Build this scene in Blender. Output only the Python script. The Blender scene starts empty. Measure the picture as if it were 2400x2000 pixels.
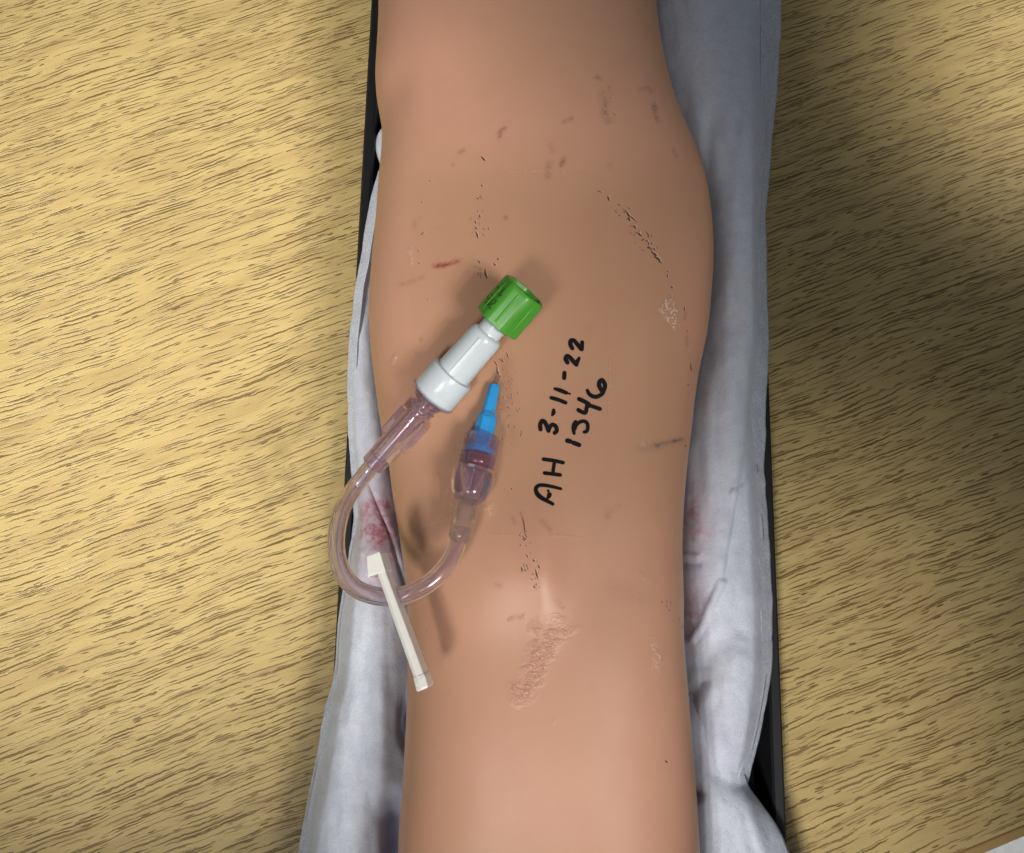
import bpy, bmesh, math, random
import numpy as np
from mathutils import Vector, Matrix
from mathutils.bvhtree import BVHTree

random.seed(7)
rng = np.random.default_rng(7)
S = bpy.context.scene
COL = S.collection

# ------------------------------------------------------------------ camera
F, CX, CY = 2300.0, 1200.0, 1000.0          # focal length and centre in photo pixels (2400 x 2000)
H, TILT = 0.330, math.radians(12.5)         # lens height over the table, lean from straight down
cam_d = bpy.data.cameras.new("Camera")
cam_d.sensor_width = 36.0
cam_d.lens = 36.0 * F / 2400.0
cam_d.clip_start, cam_d.clip_end = 0.01, 50.0
cam = bpy.data.objects.new("Camera", cam_d)
cam.location = (0, 0, H)
cam.rotation_euler = (TILT, 0, 0)
COL.objects.link(cam)
S.camera = cam

# ------------------------------------------------------------------ room light and added lamps
w = bpy.data.worlds.new("World"); S.world = w; w.use_nodes = True
w.node_tree.nodes["Background"].inputs[0].default_value = (0.80, 0.88, 1.0, 1)
w.node_tree.nodes["Background"].inputs[1].default_value = 0.085

def area_lamp(name, loc, target, sx, sy, power, col):
    d = bpy.data.lights.new(name, 'AREA'); d.shape = 'RECTANGLE'; d.size = sx; d.size_y = sy
    d.energy = power; d.color = col
    o = bpy.data.objects.new(name, d); COL.objects.link(o); o.location = loc
    o.rotation_euler = (Vector(target) - Vector(loc)).to_track_quat('-Z', 'Y').to_euler()
    return o
def spot_lamp(name, loc, target, half_deg, blend, power, col, radius):
    d = bpy.data.lights.new(name, 'SPOT'); d.spot_size = 2 * math.radians(half_deg); d.spot_blend = blend
    d.energy = power; d.color = col; d.shadow_soft_size = radius
    o = bpy.data.objects.new(name, d); COL.objects.link(o); o.location = loc
    o.rotation_euler = (Vector(target) - Vector(loc)).to_track_quat('-Z', 'Y').to_euler()
    return o
# added lamps: narrow spots leave the camera holder's shadow unlit, small panels make glints
def spot_ring(name, loc, target, half_deg, power, col, ring=0.11, n=7, r=0.035):
    """made-up ring of small spots that all point at the same place"""
    d = (Vector(target) - Vector(loc)).normalized(); q = d.to_track_quat('-Z', 'Y')
    for i in range(n):
        rr = 0.0 if i == 0 else ring; a = 2 * math.pi * i / (n - 1)
        p = Vector(loc) + q @ Vector((rr * math.cos(a), rr * math.sin(a), 0))
        spot_lamp(name, p, target, half_deg, 1.0, power / n, col, r)
# shaped light pools leave a dark band: left table from both sides, lower arm
spot_ring("pool_lamp", (-0.50, -0.92, 1.55), (-0.140, 0.126, 0.0), 6.3, 138.0, (1.0, 0.95, 0.87))  # cone narrowed to keep the right side of the table dark
spot_ring("pool_lamp", (0.72, -0.70, 1.50), (-0.140, 0.126, 0.0), 6.3, 108.0, (1.0, 0.95, 0.87), 0.16)
spot_ring("pool_lamp", (-0.42, -0.95, 1.55), (0.070, -0.038, 0.0), 3.45, 114.0, (1.0, 0.94, 0.89))  # added pool for the lower arm and the table beside it
spot_ring("pool_lamp", (0.85, 0.30, 1.55), (0.225, 0.225, 0.0), 3.2, 120.0, (1.0, 0.93, 0.80))  # added to brighten the far right corner of the table
spot_ring("pool_lamp", (1.50, -1.30, 1.50), (0.60, -0.25, -0.74), 5.0, 170.0, (1.0, 0.97, 0.93))  # added to brighten the visible bit of floor
area_lamp("glint_panel", (-0.28, -0.62, 1.60), (0.0, 0.05, 0.0), 0.10, 0.10, 1.5, (1.0, 0.96, 0.92))  # unseen panel added for glints on the clear plastic
area_lamp("glint_panel", (0.30, -0.85, 1.60), (0.0, 0.05, 0.0), 0.09, 0.09, 1.0, (1.0, 0.96, 0.92))  # second added panel for glints

S.view_settings.view_transform = 'Standard'
S.view_settings.look = 'None'
S.view_settings.exposure = 0.0
S.view_settings.gamma = 1.0
S.cycles.max_bounces = 14
S.cycles.transmission_bounces = 12
S.cycles.transparent_max_bounces = 16
S.cycles.sample_clamp_indirect = 4.0

# ------------------------------------------------------------------ photo-to-place geometry
ST, CT = math.sin(TILT), math.cos(TILT)
FW = np.array([0, ST, -CT]); UP = np.array([0, CT, ST]); RT = np.array([1.0, 0, 0]); CAM = np.array([0, 0, H])
def ray(px, py):
    px, py = np.asarray(px, float), np.asarray(py, float)
    return FW * F + RT * (px - CX)[..., None] - UP * (py - CY)[..., None]
def unp(px, py, z):
    d = ray(px, py)
    t = (np.asarray(z, float) - H) / d[..., 2]
    return CAM + d * t[..., None]
def proj(P):
    q = np.asarray(P, float) - CAM
    dep = q @ FW
    return CX + F * (q @ RT) / dep, CY - F * (q @ UP) / dep
def mm_at(p):                                # metres that one photo pixel spans at point p
    return float((np.asarray(p) - CAM) @ FW) / F
def interp(pts, y):
    a = np.array(pts, float)
    return np.interp(y, a[:, 1], a[:, 0])
def smooth(x, e0, e1):
    t = np.clip((x - e0) / (e1 - e0), 0, 1)
    return t * t * (3 - 2 * t)
def s2l(r, g, b):
    f = lambda c: c / 12.92 if c <= 0.04045 else ((c + 0.055) / 1.055) ** 2.4
    return (f(r / 255), f(g / 255), f(b / 255), 1)
def catmull(pts, n=8):
    p = [np.array(q, float) for q in pts]
    if len(p) < 3:
        return [p[0] + (p[-1] - p[0]) * t for t in np.linspace(0, 1, n + 1)]
    p = [2 * p[0] - p[1]] + p + [2 * p[-1] - p[-2]]
    out = []
    for i in range(1, len(p) - 2):
        for k in range(n):
            t = k / n
            out.append(0.5 * (2 * p[i] + (p[i + 1] - p[i - 1]) * t + (2 * p[i - 1] - 5 * p[i] + 4 * p[i + 1] - p[i + 2]) * t * t
                              + (3 * p[i] - p[i - 1] - 3 * p[i + 1] + p[i + 2]) * t ** 3))
    out.append(p[-2])
    return out

def fnoise(x, y, seed, freq, octs=3):        # cheap smooth value noise, numpy, about -1..1
    r = np.random.default_rng(seed)
    out = np.zeros_like(x, float); amp = 1.0; tot = 0
    for o in range(octs):
        g = r.uniform(-1, 1, (64, 64))
        X, Y = x * freq * 2 ** o + 7.3, y * freq * 2 ** o + 3.1
        xi, yi = np.floor(X).astype(int), np.floor(Y).astype(int)
        fx, fy = X - xi, Y - yi
        fx, fy = fx * fx * (3 - 2 * fx), fy * fy * (3 - 2 * fy)
        G = lambda a, b: g[a % 64, b % 64]
        out += amp * ((G(xi, yi) * (1 - fx) + G(xi + 1, yi) * fx) * (1 - fy) + (G(xi, yi + 1) * (1 - fx) + G(xi + 1, yi + 1) * fx) * fy)
        tot += amp; amp *= 0.5
    return out / tot

# ------------------------------------------------------------------ objects
def link(name, me, parent=None, m=None):
    o = bpy.data.objects.new(name, me); COL.objects.link(o)
    if parent is not None: o.parent = parent
    if m is not None: me.materials.append(m)
    return o
def mesh(name, V, Fc, m=None, parent=None, smooth_=True):
    me = bpy.data.meshes.new(name)
    me.from_pydata([tuple(map(float, v)) for v in V], [], [tuple(map(int, f)) for f in Fc]); me.update()
    if smooth_: me.polygons.foreach_set("use_smooth", [True] * len(me.polygons))
    return link(name, me, parent, m)
def grid_mesh(name, P, m=None, parent=None, closed_u=False, keep=None):
    R, C = P.shape[:2]
    idx = np.arange(R * C).reshape(R, C)
    a = idx[:-1, :]; b = idx[1:, :]
    if closed_u:
        q = np.stack([a, np.roll(a, -1, 1), np.roll(b, -1, 1), b], -1)
    else:
        q = np.stack([a[:, :-1], a[:, 1:], b[:, 1:], b[:, :-1]], -1)
    q = q.reshape(-1, 4)
    if keep is not None: q = q[keep.reshape(-1)]
    return mesh(name, P.reshape(-1, 3), q, m, parent)
def thing(name, label, cat, loc=(0, 0, 0), group=None):
    o = bpy.data.objects.new(name, None); COL.objects.link(o); o.empty_display_size = 0.01
    o.location = loc; o["label"] = label; o["category"] = cat
    if group: o["group"] = group
    return o
def adopt(o, parent):                        # parent o while keeping the world place of its vertices
    o.parent = parent
    o.matrix_parent_inverse = Matrix.Translation(parent.location).inverted()
    return o
def fattr(o, name, arr):
    at = o.data.attributes.new(name, 'FLOAT', 'POINT'); at.data.foreach_set("value", np.asarray(arr, np.float32).ravel())

# ------------------------------------------------------------------ materials
class NT:
    def __init__(s, name):
        s.m = bpy.data.materials.new(name); s.m.use_nodes = True
        s.t = s.m.node_tree; s.b = s.t.nodes["Principled BSDF"]; s.out = s.t.nodes["Material Output"]
    def n(s, typ, **kw):
        x = s.t.nodes.new(typ)
        for k, v in kw.items():
            if k.startswith("i_"):
                key = k[2:]; key = int(key) if key.isdigit() else key.replace("_", " ")
                s.set(x.inputs[key], v)
            else: setattr(x, k, v)
        return x
    def set(s, sock, v):
        if hasattr(v, "is_output"): s.t.links.new(v, sock)
        else: sock.default_value = v
    def p(s, **kw):
        for k, v in kw.items(): s.set(s.b.inputs[k.replace("_", " ")], v)
    def math(s, op, a, b=None, c=None, clamp=False):
        x = s.n("ShaderNodeMath", operation=op, use_clamp=clamp)
        s.set(x.inputs[0], a)
        if b is not None: s.set(x.inputs[1], b)
        if c is not None: s.set(x.inputs[2], c)
        return x.outputs[0]
    def mix(s, f, a, b, blend='MIX'):
        x = s.n("ShaderNodeMix", data_type='RGBA', blend_type=blend)
        s.set(x.inputs[0], f); s.set(x.inputs[6], a); s.set(x.inputs[7], b)
        return x.outputs[2]
    def ramp(s, f, lo, hi):
        x = s.n("ShaderNodeMapRange", interpolation_type='SMOOTHSTEP')
        s.set(x.inputs[0], f); x.inputs[1].default_value = lo; x.inputs[2].default_value = hi
        return x.outputs[0]
    def noise(s, vec, scale, detail=3.0, rough=0.5, dist=0.0):
        x = s.n("ShaderNodeTexNoise"); s.set(x.inputs["Vector"], vec)
        x.inputs["Scale"].default_value = scale; x.inputs["Detail"].default_value = detail
        x.inputs["Roughness"].default_value = rough; x.inputs["Distortion"].default_value = dist
        return x.outputs[0]
    def coords(s): return s.n("ShaderNodeTexCoord").outputs["Object"]
    def mapv(s, vec, sc, off=(0, 0, 0)):
        x = s.n("ShaderNodeMapping"); s.set(x.inputs[0], vec); x.inputs[3].default_value = sc; x.inputs[1].default_value = off
        return x.outputs[0]
    def bump(s, h, strength, dist, nrm=None):
        x = s.n("ShaderNodeBump"); x.inputs["Strength"].default_value = strength; x.inputs["Distance"].default_value = dist
        s.set(x.inputs["Height"], h)
        if nrm is not None: s.set(x.inputs["Normal"], nrm)
        return x.outputs[0]
    def attr(s, name): return s.n("ShaderNodeAttribute", attribute_name=name).outputs["Fac"]

def m_wood():
    k = NT("oak_laminate"); co = k.coords()
    sep = k.n("ShaderNodeSeparateXYZ"); k.set(sep.inputs[0], co)
    big = k.noise(k.mapv(co, (6, 11, 1)), 1.0, 2)
    jag = k.noise(k.mapv(co, (420, 150, 1)), 1.0, 2)
    v = k.math('ADD', sep.outputs[1], k.math('MULTIPLY', k.math('SUBTRACT', big, 0.5), 0.009))
    wave = k.noise(k.mapv(co, (26, 40, 1)), 1.0, 2)
    v = k.math('ADD', v, k.math('MULTIPLY', k.math('SUBTRACT', wave, 0.5), 0.0042))
    v = k.math('ADD', v, k.math('MULTIPLY', k.math('SUBTRACT', jag, 0.5), 0.0007))
    def dash(w, ln, prob, tlo, thi, seed):
        """short pore marks: rows w apart, one mark at most per length ln, each with its own length, weight and offset"""
        row_f = k.math('DIVIDE', v, w); row = k.math('FLOOR', row_f); fv = k.math('SUBTRACT', k.math('SUBTRACT', row_f, row), 0.5)
        wn0 = k.n("ShaderNodeTexWhiteNoise", noise_dimensions='2D'); c0 = k.n("ShaderNodeCombineXYZ")
        k.set(c0.inputs[0], row); c0.inputs[1].default_value = seed; k.set(wn0.inputs["Vector"], c0.outputs[0])
        uu = k.math('ADD', k.math('DIVIDE', sep.outputs[0], ln), k.math('MULTIPLY', wn0.outputs[0], 37.0))
        cell = k.math('FLOOR', uu); fu = k.math('SUBTRACT', uu, cell)
        wn = k.n("ShaderNodeTexWhiteNoise", noise_dimensions='3D'); c1 = k.n("ShaderNodeCombineXYZ")
        k.set(c1.inputs[0], cell); k.set(c1.inputs[1], row); c1.inputs[2].default_value = seed; k.set(wn.inputs["Vector"], c1.outputs[0])
        sc = k.n("ShaderNodeSeparateColor"); k.set(sc.inputs[0], wn.outputs["Color"])
        r1, r2, r3 = sc.outputs[0], sc.outputs[1], sc.outputs[2]
        lenf = k.math('MULTIPLY_ADD', r1, 0.55, 0.45)
        g = k.math('SUBTRACT', k.math('MULTIPLY', k.math('DIVIDE', fu, lenf), 2.0), 1.0)
        prof = k.math('SUBTRACT', 1.0, k.math('POWER', k.math('ABSOLUTE', g), 2.5))
        thick = k.math('MULTIPLY', k.math('MULTIPLY_ADD', r2, thi - tlo, tlo), k.math('MAXIMUM', prof, 0.0))
        off = k.math('MULTIPLY', k.math('SUBTRACT', r3, 0.5), 0.55)
        dist = k.math('SUBTRACT', k.math('ABSOLUTE', k.math('SUBTRACT', fv, off)), thick)
        m = k.ramp(k.math('MULTIPLY', dist, w * 1000.0), 0.10, -0.09)
        on = k.math('LESS_THAN', wn0.outputs[0], 2.0)
        keep = k.math('LESS_THAN', wn.outputs[0], k.math('MULTIPLY_ADD', dens, prob * 0.35, prob * 0.65))
        inseg = k.math('LESS_THAN', fu, lenf)
        shade = k.math('MULTIPLY_ADD', r2, 0.45, 0.55)
        return k.math('MULTIPLY', k.math('MULTIPLY', m, shade), k.math('MULTIPLY', keep, inseg))
    dens = k.ramp(k.noise(k.mapv(co, (14, 60, 1)), 1.0, 2), 0.36, 0.60)
    pore = k.math('MAXIMUM', dash(0.00145, 0.0175, 1.1, 0.07, 0.19, 1.3), dash(0.00135, 0.0060, 0.48, 0.08, 0.19, 9.1))
    pore = k.math('MAXIMUM', pore, dash(0.0018, 0.0400, 1.1, 0.06, 0.15, 4.4))
    pore = k.math('MULTIPLY', pore, k.ramp(k.noise(k.mapv(co, (260, 900, 1)), 1.0, 2), 0.22, 0.42))
    smear = k.math('MULTIPLY', k.ramp(k.noise(k.mapv(co, (60, 520, 1)), 1.0, 2), 0.56, 0.72), 0.22)
    pore = k.math('MAXIMUM', pore, smear)
    soft = k.noise(k.mapv(co, (26, 190, 1)), 1.0, 3)
    c = k.mix(k.ramp(soft, 0.35, 0.70), (0.60, 0.46, 0.195, 1), (0.50, 0.365, 0.155, 1))
    c = k.mix(pore, c, (0.125, 0.072, 0.018, 1))
    grain = k.noise(co, 3000, 2)
    c = k.mix(0.10, c, k.mix(grain, (0.4, 0.3, 0.14, 1), (0.8, 0.62, 0.3, 1)))
    orange = k.noise(co, 1500, 2, 0.6)
    hh = k.math('SUBTRACT', k.math('MULTIPLY', orange, 0.6), k.math('MULTIPLY', pore, 0.7))
    k.p(Base_Color=c, Roughness=k.math('MULTIPLY_ADD', orange, 0.20, 0.22), Normal=k.bump(hh, 0.55, 0.00030))
    k.b.inputs["Specular IOR Level"].default_value = 0.42
    return k.m
def m_edge():
    k = NT("edge_band"); co = k.coords()
    k.p(Base_Color=k.mix(k.noise(k.mapv(co, (40, 400, 40)), 1.0, 3), (0.42, 0.27, 0.10, 1), (0.55, 0.37, 0.15, 1)), Roughness=0.38)
    return k.m
def m_floor():
    k = NT("grey_floor"); co = k.coords()
    k.p(Base_Color=k.mix(k.ramp(k.noise(co, 60, 5, 0.65), 0.35, 0.65), (0.60, 0.61, 0.62, 1), (0.72, 0.73, 0.74, 1)), Roughness=0.45)
    return k.m
def m_tray():
    k = NT("black_tray_plastic"); co = k.coords()
    n = k.noise(co, 2600, 2)
    k.p(Base_Color=k.mix(k.noise(co, 60, 3), (0.004, 0.005, 0.007, 1), (0.008, 0.009, 0.012, 1)), Roughness=k.math('MULTIPLY_ADD', k.noise(co, 90, 3), 0.2, 0.46), Normal=k.bump(n, 0.25, 0.00015))
    return k.m
def m_pad(translucent=0.0):
    k = NT("nonwoven_pad" if translucent == 0 else "nonwoven_single_ply"); co = k.coords()
    f1 = k.noise(k.mapv(co, (850, 560, 700)), 1.0, 4, 0.7, 2.6)
    f2 = k.noise(k.mapv(co, (620, 980, 800)), 1.0, 4, 0.7, 3.0)
    cl = k.noise(co, 230, 4, 0.6)
    fib = k.math('ADD', k.math('MULTIPLY', f1, 0.5), k.math('MULTIPLY', f2, 0.5))
    c = k.mix(k.ramp(fib, 0.36, 0.62), (0.72, 0.79, 0.955, 1), (0.85, 0.915, 1.0, 1))
    c = k.mix(k.math('MULTIPLY', k.ramp(cl, 0.42, 0.66), 0.30), c, (0.62, 0.68, 0.86, 1))
    st = k.attr("stain")
    stn = k.math('MULTIPLY', st, k.math('MULTIPLY_ADD', k.ramp(k.noise(co, 420, 4, 0.7), 0.36, 0.62), 0.5, 0.5), clamp=True)
    c = k.mix(stn, c, (0.56, 0.20, 0.27, 1))
    c = k.mix(k.math('MULTIPLY', k.attr("liner_shade"), 0.8, clamp=True), c, (0.52, 0.52, 0.70, 1))  # lavender backing colour, also used as painted shade
    k.p(Base_Color=c, Roughness=0.92, Normal=k.bump(k.math('ADD', fib, k.math('MULTIPLY', cl, 0.8)), 0.9, 0.00045))
    k.b.inputs["Specular IOR Level"].default_value = 0.18
    k.b.inputs["Sheen Weight"].default_value = 0.15
    tr = k.n("ShaderNodeBsdfTranslucent"); k.set(tr.inputs[0], c)
    mx = k.n("ShaderNodeMixShader"); mx.inputs[0].default_value = 0.10
    k.t.links.new(k.b.outputs[0], mx.inputs[1]); k.t.links.new(tr.outputs[0], mx.inputs[2])
    last = mx.outputs[0]
    if translucent > 0:
        tp = k.n("ShaderNodeBsdfTransparent"); m2 = k.n("ShaderNodeMixShader")
        k.set(m2.inputs[0], k.math('MULTIPLY', k.ramp(fib, 0.62, 0.36), translucent))
        k.t.links.new(last, m2.inputs[1]); k.t.links.new(tp.outputs[0], m2.inputs[2]); last = m2.outputs[0]
    k.t.links.new(last, k.out.inputs[0])
    return k.m
def m_skin():
    k = NT("vinyl_skin"); co = k.coords()
    n1 = k.noise(co, 26, 3); n2 = k.noise(co, 110, 4, 0.6); n3 = k.noise(co, 900, 3, 0.6)
    c = k.mix(k.ramp(n1, 0.3, 0.7), (0.54, 0.290, 0.200, 1), (0.505, 0.282, 0.185, 1))
    c = k.mix(k.math('MULTIPLY', k.ramp(n2, 0.45, 0.75), 0.22), c, (0.46, 0.235, 0.15, 1))
    c = k.mix(k.math('MULTIPLY', k.attr("olive"), 0.75, clamp=True), c, (0.40, 0.225, 0.130, 1))
    c = k.mix(k.math('MULTIPLY', k.attr("stain"), k.math('MULTIPLY_ADD', k.ramp(n3, 0.3, 0.62), 0.7, 0.3), clamp=True), c, (0.17, 0.065, 0.048, 1))
    c = k.mix(k.math('MULTIPLY', k.attr("red"), k.math('MULTIPLY_ADD', k.ramp(n3, 0.3, 0.6), 0.6, 0.4), clamp=True), c, (0.25, 0.045, 0.04, 1))
    c = k.mix(k.math('MULTIPLY', k.attr("grey"), k.math('MULTIPLY_ADD', k.ramp(n3, 0.3, 0.62), 0.6, 0.35), clamp=True), c, (0.085, 0.085, 0.10, 1))
    sc = k.attr("scuff"); gl = k.attr("glue")
    sc = k.math('MULTIPLY', sc, k.math('MULTIPLY_ADD', k.ramp(k.noise(co, 300, 4, 0.7), 0.34, 0.58), 0.8, 0.2))
    c = k.mix(k.math('MULTIPLY', k.ramp(k.noise(co, 2400, 2), 0.3, 0.7), 0.10), c, (0.42, 0.20, 0.13, 1))
    cr = k.noise(k.mapv(co, (1500, 1500, 1500)), 1.0, 3, 0.65, 1.0)
    c = k.mix(k.math('MULTIPLY', sc, 0.5), c, k.mix(k.ramp(cr, 0.35, 0.62), (0.44, 0.19, 0.135, 1), (0.62, 0.34, 0.255, 1)))
    c = k.mix(k.math('MULTIPLY', gl, k.math('MULTIPLY', k.ramp(cr, 0.48, 0.60), 0.75)), c, (0.86, 0.66, 0.55, 1))
    fine = k.noise(co, 3200, 2)
    h = k.math('ADD', k.math('MULTIPLY', fine, 0.20), k.math('MULTIPLY', n2, 0.30))
    nb = k.bump(h, 0.30, 0.00012)
    nb = k.bump(k.math('MULTIPLY', cr, k.math('MAXIMUM', sc, gl)), 1.0, 0.00038, nb)
    rough = k.math('SUBTRACT', k.math('MULTIPLY_ADD', n2, 0.10, 0.38), k.math('MULTIPLY', k.math('MAXIMUM', sc, gl), 0.22))
    k.p(Base_Color=c, Roughness=rough, Normal=nb)
    k.b.inputs["Specular IOR Level"].default_value = 0.42
    k.b.inputs["Subsurface Weight"].default_value = 0.12
    k.b.inputs["Subsurface Radius"].default_value = (1.0, 0.45, 0.25)
    k.b.inputs["Subsurface Scale"].default_value = 0.003
    return k.m
def m_plain(name, col, rough=0.4, spec=0.5, var=0.12, scale=300, bump=0.0, sss=0.0, coat=0.0):
    k = NT(name); co = k.coords()
    n = k.noise(co, scale, 3)
    k.p(Base_Color=k.mix(n, tuple(c * (1 - var) for c in col[:3]) + (1,), tuple(min(1, c * (1 + var)) for c in col[:3]) + (1,)), Roughness=k.math('MULTIPLY_ADD', n, 0.12, rough - 0.06))
    k.b.inputs["Specular IOR Level"].default_value = spec
    if bump: k.p(Normal=k.bump(k.noise(co, scale * 4, 2), bump, 0.00015))
    if sss:
        k.b.inputs["Subsurface Weight"].default_value = sss; k.b.inputs["Subsurface Scale"].default_value = 0.0025
        k.b.inputs["Subsurface Radius"].default_value = tuple(0.2 + 0.8 * c for c in col[:3])
    if coat: k.b.inputs["Coat Weight"].default_value = coat
    return k.m
def m_clear(name, tint, rough=0.06, ior=1.46, haze=0.0, through=0.45, milk=(0.6, 0.5, 0.6)):
    k = NT(name); co = k.coords()
    n = k.noise(co, 500, 3)
    k.p(Base_Color=k.mix(n, tint + (1,), tuple(min(1, c * 1.05) for c in tint) + (1,)), Roughness=k.math('MULTIPLY_ADD', n, 0.05, rough), IOR=ior, Normal=k.bump(k.noise(co, 260, 2), 0.12, 0.0003))
    k.b.inputs["Transmission Weight"].default_value = 1.0
    k.b.inputs["Coat Weight"].default_value = 1.0; k.b.inputs["Coat Roughness"].default_value = 0.15
    tp = k.n("ShaderNodeBsdfTransparent"); tp.inputs[0].default_value = tint + (1,)
    df = k.n("ShaderNodeBsdfDiffuse"); df.inputs[0].default_value = milk + (1,)
    m1 = k.n("ShaderNodeMixShader"); m1.inputs[0].default_value = haze
    k.t.links.new(tp.outputs[0], m1.inputs[1]); k.t.links.new(df.outputs[0], m1.inputs[2])
    m2 = k.n("ShaderNodeMixShader"); m2.inputs[0].default_value = through
    k.t.links.new(k.b.outputs[0], m2.inputs[1]); k.t.links.new(m1.outputs[0], m2.inputs[2]); k.t.links.new(m2.outputs[0], k.out.inputs[0])
    return k.m
def m_film():
    k = NT("dressing_film"); co = k.coords()
    tp = k.n("ShaderNodeBsdfTransparent"); tp.inputs[0].default_value = (1.0, 1.0, 1.0, 1)
    gl = k.n("ShaderNodeBsdfGlossy"); gl.inputs[0].default_value = (1, 1, 1, 1); gl.inputs["Roughness"].default_value = 0.36
    k.set(gl.inputs["Normal"], k.bump(k.noise(co, 160, 4, 0.6), 0.35, 0.0006))
    mx = k.n("ShaderNodeMixShader"); mx.inputs[0].default_value = 0.014
    k.t.links.new(tp.outputs[0], mx.inputs[1]); k.t.links.new(gl.outputs[0], mx.inputs[2]); k.t.links.new(mx.outputs[0], k.out.inputs[0])
    return k.m
def m_crease():
    k = NT("film_crease")
    k.p(Base_Color=(0.70, 0.47, 0.34, 1), Roughness=0.3)
    tp = k.n("ShaderNodeBsdfTransparent"); mx = k.n("ShaderNodeMixShader"); mx.inputs[0].default_value = 0.45
    k.set(mx.inputs[0], k.math('MULTIPLY_ADD', k.ramp(k.noise(k.coords(), 700, 3), 0.35, 0.65), 0.5, 0.12))
    k.t.links.new(tp.outputs[0], mx.inputs[1]); k.t.links.new(k.b.outputs[0], mx.inputs[2]); k.t.links.new(mx.outputs[0], k.out.inputs[0])
    return k.m

WOOD, EDGE, FLOOR, TRAY = m_wood(), m_edge(), m_floor(), m_tray()
PAD, PLY, SKIN, FILM, CREASE = m_pad(), m_pad(0.32), m_skin(), m_film(), m_crease()
INK = m_plain("marker_ink", (0.006, 0.004, 0.005), 0.33, 0.5, 0.2)
CUT = m_plain("scratch_dark", (0.10, 0.043, 0.031), 0.7, 0.2, 0.4)
LIP = m_plain("scratch_lip", (0.62, 0.40, 0.29), 0.45, 0.5, 0.2)
WHITE = m_plain("white_plastic", (0.53, 0.59, 0.64), 0.22, 0.5, 0.02, 120, 0.05, 0.10)
GREEN = m_plain("green_plastic", (0.065, 0.29, 0.028), 0.34, 0.5, 0.14, 160, 0.12, 0.25)
BLUE = m_plain("blue_plastic", (0.035, 0.33, 0.74), 0.26, 0.5, 0.10, 240, 0.06, 0.25)
CLAMP = m_plain("natural_plastic", (0.66, 0.655, 0.63), 0.30, 0.5, 0.04, 150, 0.08, 0.30)
BLOOD = m_plain("blood_film", (0.20, 0.012, 0.016), 0.15, 0.6, 0.3)
PURPLE = m_clear("lilac_clear_plastic", (0.93, 0.86, 0.95), 0.02, 1.46, 0.12, 0.36, (0.66, 0.56, 0.72))
TUBE = m_clear("clear_tubing", (0.95, 0.90, 0.95), 0.02, 1.42, 0.14, 0.24, (0.62, 0.52, 0.64))
CLEAR = m_clear("clear_sleeve", (0.985, 0.97, 0.97), 0.04, 1.42, 0.08, 0.35, (0.75, 0.68, 0.66))
PRINT = m_plain("printed_ink", (0.004, 0.02, 0.006), 0.5, 0.3, 0.1)

# ================================================================== SETTING
# table: local x runs along its near edge (and the grain), local y into the table
e0, e1 = unp(2244, 2000, 0.0), unp(2400, 1935, 0.0)
ud = (e1 - e0) / np.linalg.norm(e1 - e0); ang = math.atan2(ud[1], ud[0])
tab = thing("table", "yellow oak laminate table the black tray lies on", "table", tuple(e0))
tab.rotation_euler = (0, 0, ang)
TH = 0.028
def box(name, x0, x1, y0, y1, z0, z1, m, parent, bev=0.0):
    bm = bmesh.new(); bmesh.ops.create_cube(bm, size=1.0)
    bmesh.ops.scale(bm, vec=(x1 - x0, y1 - y0, z1 - z0), verts=bm.verts)
    bmesh.ops.translate(bm, vec=((x0 + x1) / 2, (y0 + y1) / 2, (z0 + z1) / 2), verts=bm.verts)
    if bev: bmesh.ops.bevel(bm, geom=bm.edges[:], offset=bev, segments=3, profile=0.5, affect='EDGES')
    me = bpy.data.meshes.new(name); bm.to_mesh(me); bm.free()
    return link(name, me, parent, m)
box("tabletop", -1.0, 0.45, 0.0002, 0.75, -TH, 0.0, WOOD, tab)
box("edge_band", -1.0, 0.45, -0.0032, 0.0, -TH, -0.0002, EDGE, tab, 0.0009)
fl = mesh("floor", [(-4, -4, -0.74), (4, -4, -0.74), (4, 4, -0.74), (-4, 4, -0.74)], [(0, 1, 2, 3)], FLOOR, None, False)
fl["kind"] = "structure"

# ================================================================== TRAY
RIM = 0.0175
tl, bl = unp(871, -420, RIM), unp(745, 2220, RIM)
tr_, br = unp(1757, -420, RIM), unp(1856, 2220, RIM)
lx0, lx1 = (tl[0] + bl[0]) / 2, (tr_[0] + br[0]) / 2
tl0 = unp(870, 0, RIM); bl0 = unp(760, 1950, RIM); tr0 = unp(1768, 0, RIM); br0 = unp(1844, 1950, RIM)
def xl(y): return bl0[0] + (tl0[0] - bl0[0]) * (y - bl0[1]) / (tl0[1] - bl0[1])
def xr(y): return br0[0] + (tr0[0] - br0[0]) * (y - br0[1]) / (tr0[1] - br0[1])
Y0, Y1 = bl0[1] - 0.06, tl0[1] + 0.10
tray = thing("tray", "shallow black plastic tray under the white pad and arm", "tray", ((lx0 + lx1) / 2, (Y0 + Y1) / 2, 0.0))
def rect(ins, z):
    return [(xl(Y0 + ins) + ins, Y0 + ins, z), (xr(Y0 + ins) - ins, Y0 + ins, z), (xr(Y1 - ins) - ins, Y1 - ins, z), (xl(Y1 - ins) + ins, Y1 - ins, z)]
prof = [(0.0016, 0.0003), (0.0, 0.0012), (0.0, RIM - 0.0008), (0.0007, RIM), (0.0030, RIM), (0.0037, RIM - 0.0008), (0.0062, 0.0040)]
V, Fc = [], []
for ins, z in prof: V += rect(ins, z)
for i in range(len(prof) - 1):
    for k in range(4):
        Fc.append((4 * i + k, 4 * i + (k + 1) % 4, 4 * i + 4 + (k + 1) % 4, 4 * i + 4 + k))
adopt(mesh("rim", V, Fc, TRAY, None, False), tray)
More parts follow.
